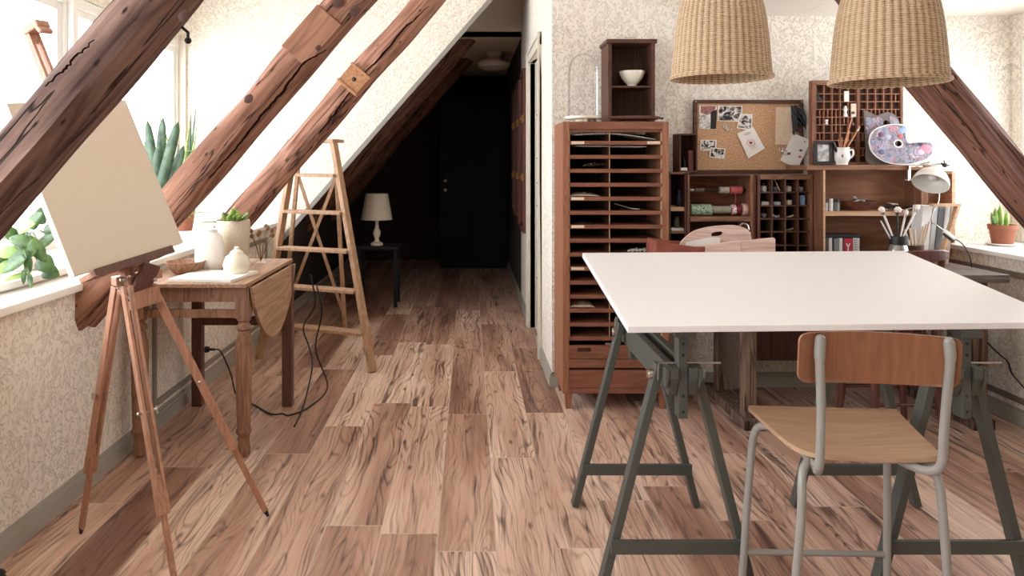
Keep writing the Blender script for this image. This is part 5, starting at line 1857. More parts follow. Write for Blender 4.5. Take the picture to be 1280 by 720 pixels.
mesh('cord', MB().tube(smoothpath([sw1, PT(1203, 305, 3.5), PT(1211, 318, 3.5), PT(1214.5, 331, 3.50), PT(1214.6, 334, 3.52)], 6), .0028, 8), M['black'], t, smooth=True)
sw = mesh('cord_switch', MB().bar(sw0, sw1, .018, .020, (0, 1, 0)), M['white_cer'], t, bevel=.004)
mesh('switch_base', MB().bar(sw0 + Vector((-.002, 0, -.013)), sw1 + Vector((-.002, 0, -.013)), .016, .008, (0, 1, 0)), M['black'], sw, bevel=.002)

# ------------------------------------------------------------------ crate and leaning boards right of the cabinet
x0, x1 = 2.42, X(1191, 3.97)
t = thing('pine_crate', 'pale-edged pine crate behind the lamp, against the wall', 'crate', ((x0 + x1) / 2, 4.0, DZ_))
zc = Z(214, 3.97)
mesh('side_board', MB().box(x1 - .018, x1, 3.95, 4.06, DZ_, zc), M['paleedge'], t, bevel=.001)
mesh('side_board', MB().box(x0, x0 + .018, 3.95, 4.06, DZ_, zc), M['midwood_z'], t, bevel=.001)
mesh('top_board', MB().box(x0 + .0185, x1 - .0185, 3.95, 4.06, zc - .015, zc), M['midwood_x'], t, bevel=.001)
mesh('back_board', MB().box(x0 + .0185, x1 - .0185, 4.045, 4.055, DZ_, zc - .015), M['midwood_x'], t)
mesh('shelf', MB().box(x0 + .0185, x1 - .0185, 3.955, 4.045, Z(262, 3.97), Z(257, 3.97)), M['paleedge'], t)
lx = [(1154, 1166, (226, 222, 216), 'white canvas board nearest the pine cabinet in the leaning stack', .0),
      (1167, 1173, (196, 196, 192), 'pale grey board, second in the leaning stack', .012),
      (1174, 1181, (120, 120, 120), 'dark grey fabric-like sheet curling between the leaning boards', .02),
      (1182, 1188, (206, 204, 200), 'light board behind the grey sheet in the leaning stack', .03),
      (1189, 1193, (172, 156, 140), 'tan board next to the framed one in the leaning stack', .042)]
for i, (pa, pb, cc, lab, sh) in enumerate(lx):
    d = 3.64 + .004 * i
    xa_, xb_ = X(pa, d), X(pb, d)
    top = Z(257 + (3 if i == 2 else i * .4), d)
    lean = .03
    mb = MB().extrude([(xa_, d, top), (xb_, d, top), (xb_ - lean, d, DZ_), (xa_ - lean, d, DZ_)], (0, .085, 0))
    single('canvas_board', mb, plain('board_edge', col(*cc), .8, var=.08), lab, 'canvas board', ((xa_ + xb_) / 2, d, DZ_), 'boards leaning beside the pine cabinet', bevel=.002)
d = 3.60
xa_, xb_ = X(1193.5, d), X(1202, d)
mb = MB().extrude([(xb_ - .014, d, Z(255, d)), (xb_, d, Z(255, d)), (xb_ - .105, d, DZ_), (xb_ - .119, d, DZ_)], (0, .03, 0))
mb.extrude([(X(1166, d), d, Z(255, d)), (xb_ - .014, d, Z(255, d)), (xb_ - .014, d, Z(258, d)), (X(1166, d), d, Z(258, d))], (0, .03, 0))
single('frame_board', mb, M['paleedge'], 'pale wooden frame leaning outermost beside the pine cabinet', 'frame', (xa_, d, DZ_), bevel=.001)

# ------------------------------------------------------------------ brush pots on the desk
def pot(c, prof, mat, name, label, cat='pot'):
    return single(name, MB().lathe(prof, c, 30), mat, label, cat, c, smooth=True)


dB = 3.45
c = Vector((X(1123, dB), dB, DZ_))
t = thing('brush_pot', 'round silvery glass pot with a dark rim crowded with white brushes', 'pot', c)
mesh('body', MB().lathe([(0, 0), (.030, 0), (.040, .01), (.047, .05), (.046, .09), (.038, .118), (.035, .125), (.032, .118), (.04, .09), (.041, .05), (.034, .012), (0, .006)], c, 32), plain('silvered_glass', col(170, 168, 164), .15, .6, var=.2, scale=40), t, smooth=True)
mesh('rim', MB().lathe([(.0355, .126), (.041, .128), (.041, .165), (.036, .168), (.034, .165), (.034, .128), (.0355, .126)], c, 32), M['black'], t, smooth=True)
wb = plain('white_bristle', col(236, 226, 212), .9, var=.1, scale=120)
wh2 = plain('white_handle', col(226, 222, 214), .35)
for i, (px, py, px1, py1, rr, hr, lab) in enumerate((
        (1118, 293, 1104.5, 268, .0045, .012, 'white round brush leaning furthest out towards the bowl'),
        (1116, 296, 1101, 276, .0035, .004, 'thin white stick below the leftmost big brush'),
        (1121, 290, 1122, 269, .004, .014, 'fluffy fan brush standing straight up in the silvery pot'),
        (1125, 291, 1131, 272, .0045, .009, 'white brush between the fan brush and the angled one'),
        (1128, 290, 1144, 265, .0045, .009, 'angled white brush leaning out towards the lamp'))):
    brush(PT(px, py, dB) + Vector((0, 0, -.03)), PT(px1, py1, dB + .01 * (i - 2)), lab, wh2 if i != 2 else M['black'], rr, .026 if i != 1 else 0, wb if i != 1 else None, 'white brushes in the silvery pot', hr=hr)
c = Vector((X(1142, dB + .12), dB + .12, DZ_))
t = thing('stick_pot', 'dark jar of pale wooden sticks behind the chair back', 'pot', c)
mesh('body', MB().lathe([(0, 0), (.04, 0), (.045, .01), (.045, .11), (.04, .11), (.04, .012), (0, .008)], c, 28), M['dkwood_z'], t, smooth=True)
pale = plain('pale_stick', col(222, 200, 172), .5)
for i, (px0, px1, py1, lab) in enumerate(((1138, 1131, 287, 'stick leaning towards the silvery pot'), (1141, 1137, 285, 'second stick from the silvery pot'), (1144, 1143, 286, 'upright stick in the middle of the dark jar'),
                                          (1148, 1158, 280, 'long stick leaning to the lamp cord'), (1150, 1162, 277, 'longest stick reaching up along the lamp cord'), (1146, 1154, 283, 'short stick between the long ones'))):
    brush(Vector((X(px0, dB + .12), dB + .12 + .006 * (i - 3), DZ_ + .05)), PT(px1, py1, dB + .10), lab, pale, .0048, 0, None, 'pale sticks in the dark jar', name='wooden_stick')

# ------------------------------------------------------------------ wooden desk chair with a bowed back
t = thing('desk_chair', 'dark red wooden chair with a bowed top rail standing at the desk', 'chair', (2.0, 3.1, 0))
yb_ = 3.06
pts_o = smoothpath([(1.70, yb_ + .14, .866), (1.78, yb_ + .05, .880), (1.90, yb_, .894), (2.00, yb_ + .01, .898), (2.06, yb_ + .05, .888)], 6)
mb = MB()
rows = [[], [], [], []]
for i, p in enumerate(pts_o):
    s = i / (len(pts_o) - 1)
    h = .034 + .026 * math.sin(PI * min(1, s * 1.1))
    d = (pts_o[min(i + 1, len(pts_o) - 1)] - pts_o[max(i - 1, 0)]).normalized()
    nrm_ = Vector((d.y, -d.x, 0))
    for k, (a, b) in enumerate(((.010, 0), (.010, -h), (-.010, -h), (-.010, 0))):
        rows[k].append(mb.bm.verts.new(p + nrm_ * a + Vector((0, 0, b))))
for k in range(4):
    for i in range(len(pts_o) - 1):
        mb.bm.faces.new([rows[k][i], rows[k][i + 1], rows[(k + 1) % 4][i + 1], rows[(k + 1) % 4][i]])
mb.bm.faces.new([rows[k][0] for k in range(4)][::-1]); mb.bm.faces.new([rows[k][-1] for k in range(4)])
mesh('top_rail', mb, M['redbrown'], t, bevel=.004, smooth=True)
for x, y in ((1.77, yb_ + .065), (2.03, yb_ + .035)):
    mesh('back_post', MB().tube([(x, y, .850), (x - .005, y + .03, .6), (x, y + .05, .46)], .014, 12), M['redbrown'], t, smooth=True)
for x in (1.84, 1.90, 1.96):
    mesh('spindle', MB().tube([(x, yb_ + .012, .845), (x, yb_ + .05, .46)], .008, 10), M['redbrown'], t, smooth=True)
sp = smoothpath([(1.76, yb_ + .10, 0), (1.93, yb_ + .03, 0), (2.10, yb_ + .10, 0), (2.13, yb_ + .28, 0), (2.10, yb_ + .43, 0), (1.76, yb_ + .43, 0), (1.73, yb_ + .28, 0), (1.76, yb_ + .10, 0)], 5)[:-1]
mesh('seat', MB().extrude([(p.x, p.y, .43) for p in sp], (0, 0, .03)), M['redbrown'], t, bevel=.006)
for x, y, dx, dy in ((1.80, yb_ + .13, -.03, -.03), (2.06, yb_ + .13, .03, -.03), (1.80, yb_ + .38, -.03, .02), (2.06, yb_ + .38, .03, .02)):
    mesh('leg', MB().tube([(x, y, .43), (x + dx * .3, y + dy * .3, .3), (x + dx * .6, y + dy * .6, .15), (x + dx, y + dy, 0.002)], .015, 12, True, [.015, .019, .016, .012]), M['redbrown'], t, smooth=True)
mesh('stretcher', MB().tube([(1.785, yb_ + .115, .2), (2.075, yb_ + .115, .2)], .008, 10), M['redbrown'], t, smooth=True)
mesh('stretcher', MB().tube([(1.785, yb_ + .39, .2), (2.075, yb_ + .39, .2)], .008, 10), M['redbrown'], t, smooth=True)

# ------------------------------------------------------------------ tool caddy on the desk
dK = 3.40
xa, xb = X(821, dK), X(969, dK)
ya, yk = dK, 3.60
t = thing('tool_caddy', 'worn pinkish wooden tool caddy with an oval hand hole behind the table', 'caddy', ((xa + xb) / 2, 3.5, DZ_))
pk = wood('worn_pink_board', col(196, 158, 142), col(238, 214, 200), 'x', .8, .7, .2, .9, .2, .2)
pr_ = wood('worn_red_board', col(110, 54, 44), col(160, 96, 82), 'x', 1.0, .7, .2, 1.0, .3, .3)
zk = Z(302, dK)
mesh('bottom_board', MB().box(xa, xb, ya, yk, DZ_, DZ_ + .014), pr_, t, bevel=.002)
# front: red half and pale half with a stepped, chipped edge
mesh('front_board', MB().extrude([(xa, ya, DZ_ + .014), (X(881.5, dK), ya, DZ_ + .014), (X(881.5, dK), ya, Z(309, dK)), (X(868, dK), ya, Z(308.5, dK)), (X(850, dK), ya, Z(306, dK)), (xa, ya, Z(301, dK))], (0, .012, 0)), pr_, t, bevel=.002)
mesh('front_board', MB().extrude([(X(881.8, dK), ya - .004, DZ_ + .014), (X(925.8, dK), ya - .004, DZ_ + .014), (X(925.8, dK), ya - .004, Z(301.0, dK)), (X(881.8, dK), ya - .004, Z(306, dK))], (0, .012, 0)), pk, t, bevel=.002)
mesh('front_board', MB().extrude([(X(926.1, dK), ya - .004, DZ_ + .014), (xb, ya - .004, DZ_ + .014), (xb, ya - .004, Z(299, dK)), (xb - .008, ya - .004, Z(297, dK)), (X(926.1, dK), ya - .004, Z(301, dK))], (0, .012, 0)), pk, t, bevel=.002)
mesh('back_board', MB().box(xa, xb, yk - .012, yk, DZ_ + .014, Z(301, 3.6)), pr_, t, bevel=.002)
for x in (xa, xb - .012):
    mesh('end_board', MB().box(x, x + .012, ya + .012, yk - .012, DZ_ + .014, zk), pr_, t, bevel=.002)
# carrying board with curved top and oval hole
dM = 3.5
xs_ = [850, 853, 858, 866, 876, 888, 902, 916, 927, 935, 939, 940]
ys_ = [306, 301, 296, 290, 286, 283.5, 282, 281.5, 283.5, 288, 294, 305]
outer = smoothpath([PT(x, y, dM) for x, y in zip(xs_, ys_)], 3)
outer = outer + [Vector((X(940, dM), dM, DZ_ + .0145)), Vector((X(850, dM), dM, DZ_ + .0145))]
hc = PT(896.5, 292.5, dM)
n = 72
def sample_closed(P, n, c):
    out = []
    for k in range(n):
        a = 2 * PI * k / n
        d = Vector((math.cos(a), 0, math.sin(a)))
        best = None
        for i in range(len(P)):
            p, q = P[i] - c, P[(i + 1) % len(P)] - c
            e = q - p
            den = d.x * e.z - d.z * e.x
            if abs(den) < 1e-9: continue
            tt = (p.x * e.z - p.z * e.x) / den
            s = (p.x * d.z - p.z * d.x) / den
            if tt > 0 and -1e-6 <= s <= 1 + 1e-6 and (best is None or tt > best): best = tt
        out.append(c + d * (best or .01))
    return out
o1 = sample_closed(outer, n, hc)
h1 = []
for k in range(n):
    a = 2 * PI * k / n
    e = 2.6
    rx, rz = .029, .011
    ca, sa = math.cos(a), math.sin(a)
    rr = (abs(ca / rx) ** e + abs(sa / rz) ** e) ** (-1 / e)
    h1.append(hc + Vector((ca * rr, 0, sa * rr + .12 * ca * rr)))
mb = MB()
th = Vector((0, .014, 0))
A_ = [mb.bm.verts.new(p) for p in o1]; B_ = [mb.bm.verts.new(p) for p in h1]
A2 = [mb.bm.verts.new(p + th) for p in o1]; B2 = [mb.bm.verts.new(p + th) for p in h1]
for i in range(n):
    j = (i + 1) % n
    for q in ([A_[i], A_[j], B_[j], B_[i]], [A2[i], B2[i], B2[j], A2[j]], [A_[i], A2[i], A2[j], A_[j]], [B_[i], B_[j], B2[j], B2[i]]):
        mb.bm.faces.new(q)
mesh('carrying_board', mb, pk, t)
# folded sheet inside
mb = MB().extrude([PT(857, 303, 3.46), PT(888, 296.5, 3.46), PT(900, 297, 3.46), PT(900, 306, 3.46), PT(857, 309, 3.46)], (0, .002, 0))
single('folded_paper', mb, M['paper'], 'white folded paper sticking up inside the tool caddy', 'paper', PT(880, 309, 3.46))
single('scissors', MB().tube(smoothpath([PT(924, 283, 3.53), PT(928, 279.5, 3.53), PT(934, 281, 3.53), PT(936, 287, 3.53)], 5), .004, 8).tube(smoothpath([PT(927, 284, 3.54), PT(932, 286, 3.54), PT(938, 292, 3.54)], 5), .003, 8),
       M['metal'], 'metal loop handle of a tool peeping over the caddy', 'tool', PT(930, 285, 3.53), smooth=True)

# ------------------------------------------------------------------ potted bulb on the right sill
c = Vector((X(1253, 3.86), 3.86, .8255))
t = thing('potted_bulb', 'terracotta pot with bright green shoots on the window sill under the beam', 'potted plant', c)
mesh('pot', MB().lathe([(0, .01), (.048, .01), (.060, .085), (.066, .087), (.068, .112), (.061, .112), (.056, .087), (.05, .03), (0, .028)], c, 40), M['terracotta'], t, smooth=True)
mesh('soil', MB().lathe([(0, .098), (.058, .098)], c, 30), M['soil'], t)
mesh('saucer', MB().lathe([(0, .0), (.055, 0), (.070, .004), (.080, .012), (.076, .013), (.06, .008), (0, .0095)], c, 40), M['white_cer'], t, smooth=True)
for i, (dx, dy, hh, ww) in enumerate(((-.028, 0, .105, .013), (-.014, -.01, .12, .014), (.0, .012, .10, .013), (.012, -.012, .085, .012), (-.036, .012, .08, .010))):
    b = c + Vector((dx, dy, .095))
    pts = [b, b + Vector((dx * .15, 0, hh * .4)), b + Vector((dx * .3, 0, hh * .8)), b + Vector((dx * .4, 0, hh))]
    mesh('shoot', MB().tube(pts, ww, 12, True, [ww * .6, ww, ww * .8, ww * .15]), M['bulb_leaf'], t, smooth=True)
for i in range(3):
    b = c + Vector((-.045, -.005, .11 + .012 * i))
    mesh('leaf', MB().ball(b + Vector((-.004 * i, 0, .012)), .014, (.9, .4, 1)), M['hoya'], t, smooth=True)

# cables hanging behind the table on the right
xw = XR - .008
def wp(px, py, o=.006):       # a picture point on the right wall
    dd = XR * F / (px - CX)
    return (XR - o, dd, Z(py, dd))


pts = smoothpath([(2.49, 3.66, .70), (2.60, 3.72, .62), wp(1224, 398), wp(1229, 420), wp(1226, 432, .02), wp(1232, 438, .03), wp(1237, 430, .02), wp(1234, 416, .02), wp(1228, 412, .03), wp(1233, 425), wp(1241, 434), wp(1252, 444), wp(1261, 452), wp(1266, 466), wp(1274, 476), wp(1286, 488), wp(1310, 500)], 8)
single('power_cable', MB().tube(pts, .0035, 6), M['black'], 'loose dark cable hanging from the desk along the right papered wall', 'cable', (2.52, 3.55, .3), smooth=True)
# ================================================================== left side: easel, table, plants, ladder
# --- canvas, leaning back on the easel and facing into the room
cTL = Vector((X(8, 2.16), 2.16, Z(129, 2.16))); cBL = PT(93, 345, 2.126); cBR = PT(229, 303, 2.579); cTR = PT(157, 125, 2.613)
cTR = cTL + (cBR - cBL)
ex = (cBR - cBL).normalized(); ez = (cTL - cBL).normalized()
en = ex.cross(ez).normalized()
if en.x < 0: en = -en          # towards the room
t = thing('canvas', 'large blank cream canvas standing on the wooden easel', 'canvas', (cBL + cBR) / 2)
mesh('canvas_face', MB().extrude([cBL, cBR, cTR, cTL], -en * .003), M['canvas'], t)
st = MB()
off = -en * .0032
wv = .0
def strip(a, b, ina, inb):
    st.extrude([a + off, b + off, inb + off, ina + off], -en * .017)
w_ = .035
W_, Hh = (cBR - cBL).length, (cTL - cBL).length
q = lambda u, v: cBL + ex * u + ez * v
strip(q(0, 0), q(W_, 0), q(0, w_), q(W_, w_)); strip(q(0, Hh - w_), q(W_, Hh - w_), q(0, Hh), q(W_, Hh))
strip(q(0, w_), q(w_, w_), q(0, Hh - w_), q(w_, Hh - w_)); strip(q(W_ - w_, w_), q(W_, w_), q(W_ - w_, Hh - w_), q(W_, Hh - w_))
strip(q(w_, Hh / 2 - .015), q(W_ - w_, Hh / 2 - .015), q(w_, Hh / 2 + .015), q(W_ - w_, Hh / 2 + .015))
mesh('stretcher_frame', st, M['canvas_edge'], t)

# --- easel
node = Vector((-1.10, 2.375, .86))
t = thing('easel', 'wooden tripod field easel with telescopic legs by the left window', 'easel', (-1.02, 2.38, 0))


def easel_leg(top, foot, split, lab=None):
    top, foot = Vector(top), Vector(foot)
    d = (top - foot).normalized()
    s = foot.lerp(top, split)
    side = d.cross(Vector((0, 0, 1))).normalized()
    out = (foot - node); out.z = 0; out.normalize()
    up = d.cross(side)
    a = side * .0115
    mb = MB().bar(s - d * .01 + a, top + a, .009, .026, up).bar(s - d * .01 - a, top - a, .009, .026, up)
    up_ = mesh('leg', mb, M['easel'], t, bevel=.0015)
    mesh('sliding_rail', MB().bar(foot + d * .02, s + d * .36 * (top - foot).length * .3, .0125, .02, up), M['easel'], up_, bevel=.001)
    mesh('leg_clip', MB().bar(s - d * .012, s + d * .05, .034, .028, up), M['easel'], up_, bevel=.002)
    k = s + d * (.42 * (top - s).length)
    nut = MB().tube([k - side * .026, k + side * .026], .004, 8).ball(k + side * .026, .007, (1, 1, 1)).ball(k - side * .026, .006)
    nut.bar(k + side * .03 - d * .012, k + side * .03 + d * .012, .004, .008, up)
    mesh('wing_nut', nut, M['metal'], up_, smooth=True)
    mesh('foot_tip', MB().tube([foot + Vector((0, 0, .001)), foot + d * .022], .006, 10, True, [.005, .009]), M['black'], up_)


tops = [PT(147, 358, 2.36), PT(158, 358, 2.30), PT(190, 358, 2.44)]
easel_leg(tops[0], PT(101, 667, 2.463), .27)
easel_leg(tops[1], Vector((-.835, 2.065, 0)), .275)
easel_leg(tops[2], PT(335, 645, 2.585), .32)
hub = MB().bar(PT(142, 352, 2.34), PT(200, 341, 2.46), .04, .03)
hub.bar(PT(150, 366, 2.33), PT(192, 356, 2.45), .03, .016)
mesh('head', hub, M['easel'], t, bevel=.003)
mesh('hinge_bolt', MB().ball(PT(153, 350, 2.31), .009).ball(PT(161, 346, 2.31), .007).ball(PT(192, 349, 2.42), .008).tube([PT(146, 360, 2.32), PT(196, 350, 2.44)], .004, 8), M['metal'], t, smooth=True)
# mast parallel to the canvas, behind it
md = ez
m0 = (cBL + cBR) / 2 - en * .050 - md * .10
m1 = m0 + md * .93
mb = MB()
a = ex * .0155
mb.bar(m0 - a, m1 - a, .012, .022, en).bar(m0 + a, m1 + a, .012, .022, en).bar(m0, m0 + md * .5, .018, .014, en).bar(m1 - md * .03, m1, .018, .02, en)
mesh('mast', mb, M['easel'], t, bevel=.0015)
hk = MB().bar(m1 + md * .012 - en * .012, m1 + md * .012 + en * .062, .05, .024, md)
hk.bar(m1 + md * .004 + en * .050, m1 - md * .022 + en * .060, .05, .016, en)
mesh('top_clamp', hk, M['easel'], t, bevel=.004)
# ledge carrying the canvas
l0 = (cBL + cBR) / 2 - md * .012
mesh('ledge', MB().bar(l0 - ex * .17 - en * .03, l0 + ex * .17 - en * .03, .07, .018, md), M['easel'], t, bevel=.002)
mesh('ledge_lip', MB().bar(l0 - ex * .17 + en * .008, l0 + ex * .17 + en * .008, .008, .026, md), M['easel_d'], t, bevel=.001)
mesh('centre_board', MB().bar(PT(168, 378, 2.37), PT(190, 330, 2.40), .075, .014, (1, -.3, 0)), M['easel_d'], t, bevel=.002)
bx = MB().bar(PT(160, 377, 2.35), PT(196, 366, 2.43), .05, .055)
mesh('accessory_block', bx, M['easel'], t, bevel=.002)

# --- gate-leg table
x0, x1, y0, y1, ht = -1.46, -.945, 3.05, 3.86, .755
t = thing('drop_leaf_table', 'old oak drop-leaf table on turned legs behind the easel', 'table', ((x0 + x1) / 2, 3.45, 0))
top = MB()
for k in range(3):
    a = x0 + (x1 - x0) * k / 3
    top.box(a, a + (x1 - x0) / 3 - .0015, y0, y1, ht - .018, ht)
mesh('tabletop', top, M['tabletop'], t, bevel=.003)
lf = []
for k in range(25):
    s = k / 24
    lf.append(((y0 + .03) + (y1 - y0 - .06) * s, ht - .022 - .29 * math.sin(PI * s) ** .62))
mb = MB().extrude([(x1 + .004, y, z) for y, z in lf], (.016, 0, 0))
mesh('hanging_leaf', mb, M['tabletop'], t, bevel=.002)
ap = MB().box(x0 + .05, x1 - .03, y0 + .045, y0 + .06, ht - .085, ht - .018).box(x0 + .05, x1 - .03, y1 - .06, y1 - .045, ht - .085, ht - .018)
ap.box(x1 - .045, x1 - .03, y0 + .06, y1 - .06, ht - .085, ht - .018).box(x0 + .035, x0 + .05, y0 + .06, y1 - .06, ht - .085, ht - .018)
mesh('apron', ap, M['turned'], t, bevel=.002)


def turned_leg(x, y, m):
    s = .029
    mb = MB().box(x - s, x + s, y - s, y + s, .60, ht - .019)
    mb.lathe([(.026, .60), (.030, .592), (.022, .583), (.022, .575), (.031, .565), (.032, .553), (.024, .545), (.026, .53), (.033, .50), (.034, .46), (.032, .42), (0, .42)], (x, y, 0), 20)
    mb.lathe([(0, .52), (.035, .50), (.037, .45), (.034, .30), (.030, .17), (.028, .13), (.033, .115), (.033, .105), (.025, .095), (.024, .06), (.028, .04), (.026, .012), (.016, .012), (0, .012)], (x, y, 0), 16)
    l = mesh('leg', mb, m, t, smooth=True)
    mesh('castor', MB().lathe([(0, 0), (.012, 0), (.014, .006), (.012, .012), (0, .012)], (x, y, 0), 12), M['brass'], l)


turned_leg(-.975, 3.11, M['turned']); turned_leg(-1.425, 3.11, M['turned'])
for x in (-.95, -1.42):
    mesh('leg', MB().box(x - .026, x + .026, 3.74, 3.79, 0, ht - .019), M['easel_d'], t, bevel=.003)
mesh('stretcher', MB().box(-1.394, -.976, 3.755, 3.775, .42, .47), M['easel_d'], t, bevel=.002)
mesh('stretcher', MB().box(-1.394, -1.008, 3.10, 3.12, .60, .635), M['turned'], t, bevel=.002)

# --- still life on the table
zt_ = ht + .001


def vase(name, prof, px, d, mat, lab, cat, seg=36):
    c = (X(px, d), d, zt_)
    return single(name, MB().lathe(prof, c, seg), mat, lab, cat, c, smooth=True)


vase('storage_jar', [(0, 0), (.05, 0), (.06, .01), (.068, .05), (.066, .12), (.055, .165), (.035, .18), (.035, .19), (.04, .195), (.036, .195), (.03, .188), (0, .185)], 262, 3.45, M['white_cer'], 'tall white rounded storage jar on the drop-leaf table', 'jar')
c = Vector((X(291, 3.62), 3.62, zt_))
t = thing('basket_plant', 'small yellow-green plant in a pale woven basket on the drop-leaf table', 'potted plant', c)
mesh('basket', MB().lathe([(0, 0), (.06, 0), (.075, .02), (.082, .12), (.084, .22), (.08, .225), (.074, .22), (.07, .1), (0, .08)], c, 40), plain('pale_basket', col(206, 190, 168), .8, var=.15, scale=90, bump=.4), t, smooth=True)
random.seed(5)


def leaf(mb, base, d, up, L, Wd, fold=.25, bend=.25, n=7, shape=None):
    d = d.normalized(); s = d.cross(up)
    s = s.normalized() if s.length > 1e-4 else Vector((1, 0, 0))
    u = s.cross(d).normalized()
    rows = []
    for k in range(n + 1):
        f = k / n
        wv = (math.sin(PI * min(1, f ** .8 * 1.0)) ** .8 if shape is None else shape(f)) * Wd
        c = base + d * (L * f) - Vector((0, 0, 1)) * (bend * L * f * f)
        rows.append([c - s * wv / 2 + u * wv * fold * .5, c, c + s * wv / 2 + u * wv * fold * .5])
    mb.grid(rows)


for k in range(26):
    mb = MB()
    a = random.uniform(0, 2 * PI); el = R(random.uniform(15, 80))
    b = c + Vector((random.uniform(-.05, .05), random.uniform(-.05, .05), .21))
    leaf(mb, b, Vector((math.cos(a) * math.cos(el), math.sin(a) * math.cos(el), math.sin(el))), Vector((0, 0, 1)), random.uniform(.06, .12), .03)
    mesh('leaf', mb, M['bulb_leaf'] if k % 2 else M['snake_y'], t, solid=.0008, smooth=True)
vase('teapot', [(0, 0), (.035, 0), (.055, .02), (.062, .05), (.05, .085), (.03, .10), (.028, .108), (.012, .118), (.010, .13), (0, .132)], 296, 3.28, M['cream_cer'], 'round cream lidded pot at the front of the drop-leaf table', 'pot')
c = (X(232, 3.35), 3.35, zt_)
single('wooden_bowl', MB().lathe([(0, 0), (.05, 0), (.08, .03), (.09, .055), (.084, .055), (.07, .03), (0, .012)], c, 30), M['turned'], 'shallow wooden bowl at the window end of the drop-leaf table', 'bowl', c, smooth=True)
single('paper_pile', MB().extrude([(-1.30, 3.10, zt_), (-1.02, 3.07, zt_), (-.98, 3.34, zt_), (-1.27, 3.37, zt_)], (0, 0, .012)), M['paper'], 'pile of white paper at the near edge of the drop-leaf table', 'paper', (-1.14, 3.2, zt_))
t = thing('dried_flowers', 'bunch of dried brown flowers in a little glass on the far table corner', 'dried flowers', (X(326, 3.7), 3.7, zt_))
c = Vector((X(326, 3.7), 3.7, zt_))
mesh('glass', MB().lathe([(0, 0), (.025, 0), (.028, .07), (.0265, .07), (.024, .004), (0, .004)], c, 24), M['glass'], t, smooth=True)
for k in range(9):
    a = 2 * PI * k / 9
    tip = c + Vector((.06 * math.cos(a), .06 * math.sin(a), .14 + .02 * (k % 3)))
    mb = MB().tube([c + Vector((0, 0, .005)), c.lerp(tip, .5) + Vector((0, 0, .015)), tip], .0014, 6)
    mb.ball(tip, .012, (1, 1, 1.2), sub=1)
    mesh('flower_stem', mb, plain('dried_flower', col(130, 100, 74), .9, var=.2), t)

# --- stepladder
t = thing('stepladder', 'old wooden stepladder standing open behind the drop-leaf table', 'ladder', (-1.0, 4.8, 0))
fr0, fr1 = Vector((-.586, 4.36, 0)), PT(417, 178, 4.72)
fl0, fl1 = Vector((-1.36, 4.66, 0)), PT(369, 178, 4.82)
dirx = (fr0 - fl0).normalized()
for a, b in ((fr0, fr1), (fl0, fl1)):
    mesh('front_rail', MB().bar(a, b, .030, .055, dirx.cross(Vector((0, 0, 1)))), M['ladder'], t, bevel=.003)
for py in (220, 267, 315, 365, 417):
    tz = None
    # height on the right rail where the picture shows the step
    for k in range(400):
        s = k / 400
        p = fr0.lerp(fr1, s)
        if CY + (H - p.z) * F / p.y <= py:
            tz = s; break
    a, b = fr0.lerp(fr1, tz), fl0.lerp(fl1, tz)
    mesh('step', MB().bar(a - dirx * .015, b + dirx * .015, .10, .020, (0, 0, 1)), M['ladder'], t, bevel=.003)
mesh('top_step', MB().bar(fr1 + dirx * .03 + Vector((0, .04, .01)), fl1 - dirx * .03 + Vector((0, .04, .01)), .15, .022, (0, 0, 1)), M['ladder'], t, bevel=.003)
br0, br1 = Vector((-.90, 5.22, 0)), fr1 + Vector((-.01, .10, -.02))
bl0, bl1 = Vector((-1.38, 5.30, 0)), fl1 + Vector((.01, .10, -.02))
for a, b in ((br0, br1), (bl0, bl1)):
    mesh('rear_rail', MB().bar(a, b, .025, .035, (0, 1, 0)), M['ladder'], t, bevel=.003)
mesh('cross_brace', MB().bar(br0.lerp(br1, .12), bl0.lerp(bl1, .86), .022, .012, (0, 1, 0)), M['ladder'], t)
mesh('cross_brace', MB().bar(bl0.lerp(bl1, .12) + Vector((0, .014, 0)), br0.lerp(br1, .86) + Vector((0, .014, 0)), .022, .012, (0, 1, 0)), M['ladder'], t)

# --- socket, plug and cables
sx = XL + .001
t = thing('socket', 'white wall socket with a black plug low on the left papered wall', 'socket', (XL, 4.15, .17))
mesh('plate', MB().box(sx, sx + .010, 4.02, 4.10, .14, .30), M['white_cer'], t, bevel=.003)
yk_ = 4.06
pc = single('plug_cable', MB().tube(smoothpath([(sx + .055, yk_, .215), (sx + .10, yk_ - .01, .205), (-1.32, 3.98, .10), (-1.26, 3.90, .006), (-1.12, 3.75, .006), (-1.0, 3.62, .006), (-.93, 3.58, .02), (-.90, 3.6, .006), (-.83, 3.72, .006), (-.78, 3.95, .04), (-.84, 3.93, .25), (-.80, 3.90, .46), (-.83, 3.91, .60)], 8), .0042, 8),
            M['black'], 'black cable running from the wall socket across the floor', 'cable', (-1.2, 3.9, .006), smooth=True)
mesh('plug', MB().tube([(sx + .010, yk_, .215), (sx + .030, yk_, .215)], .018, 16, True, [.019, .016]).tube([(sx + .030, yk_, .215), (sx + .058, yk_, .215)], .007, 10), M['black'], t, smooth=True)
single('hanging_cable', MB().tube(smoothpath([(-.86, 3.90, .66), (-.84, 3.91, .5), (-.90, 3.90, .38), (-.86, 3.86, .28), (-.83, 3.80, .2), (-.84, 3.72, .08), (-.85, 3.62, .006), (-.84, 3.45, .006)], 8), .0042, 8),
       M['black'], 'second black cable hanging beside the turned table leg', 'cable', (-.85, 3.8, .006), smooth=True)

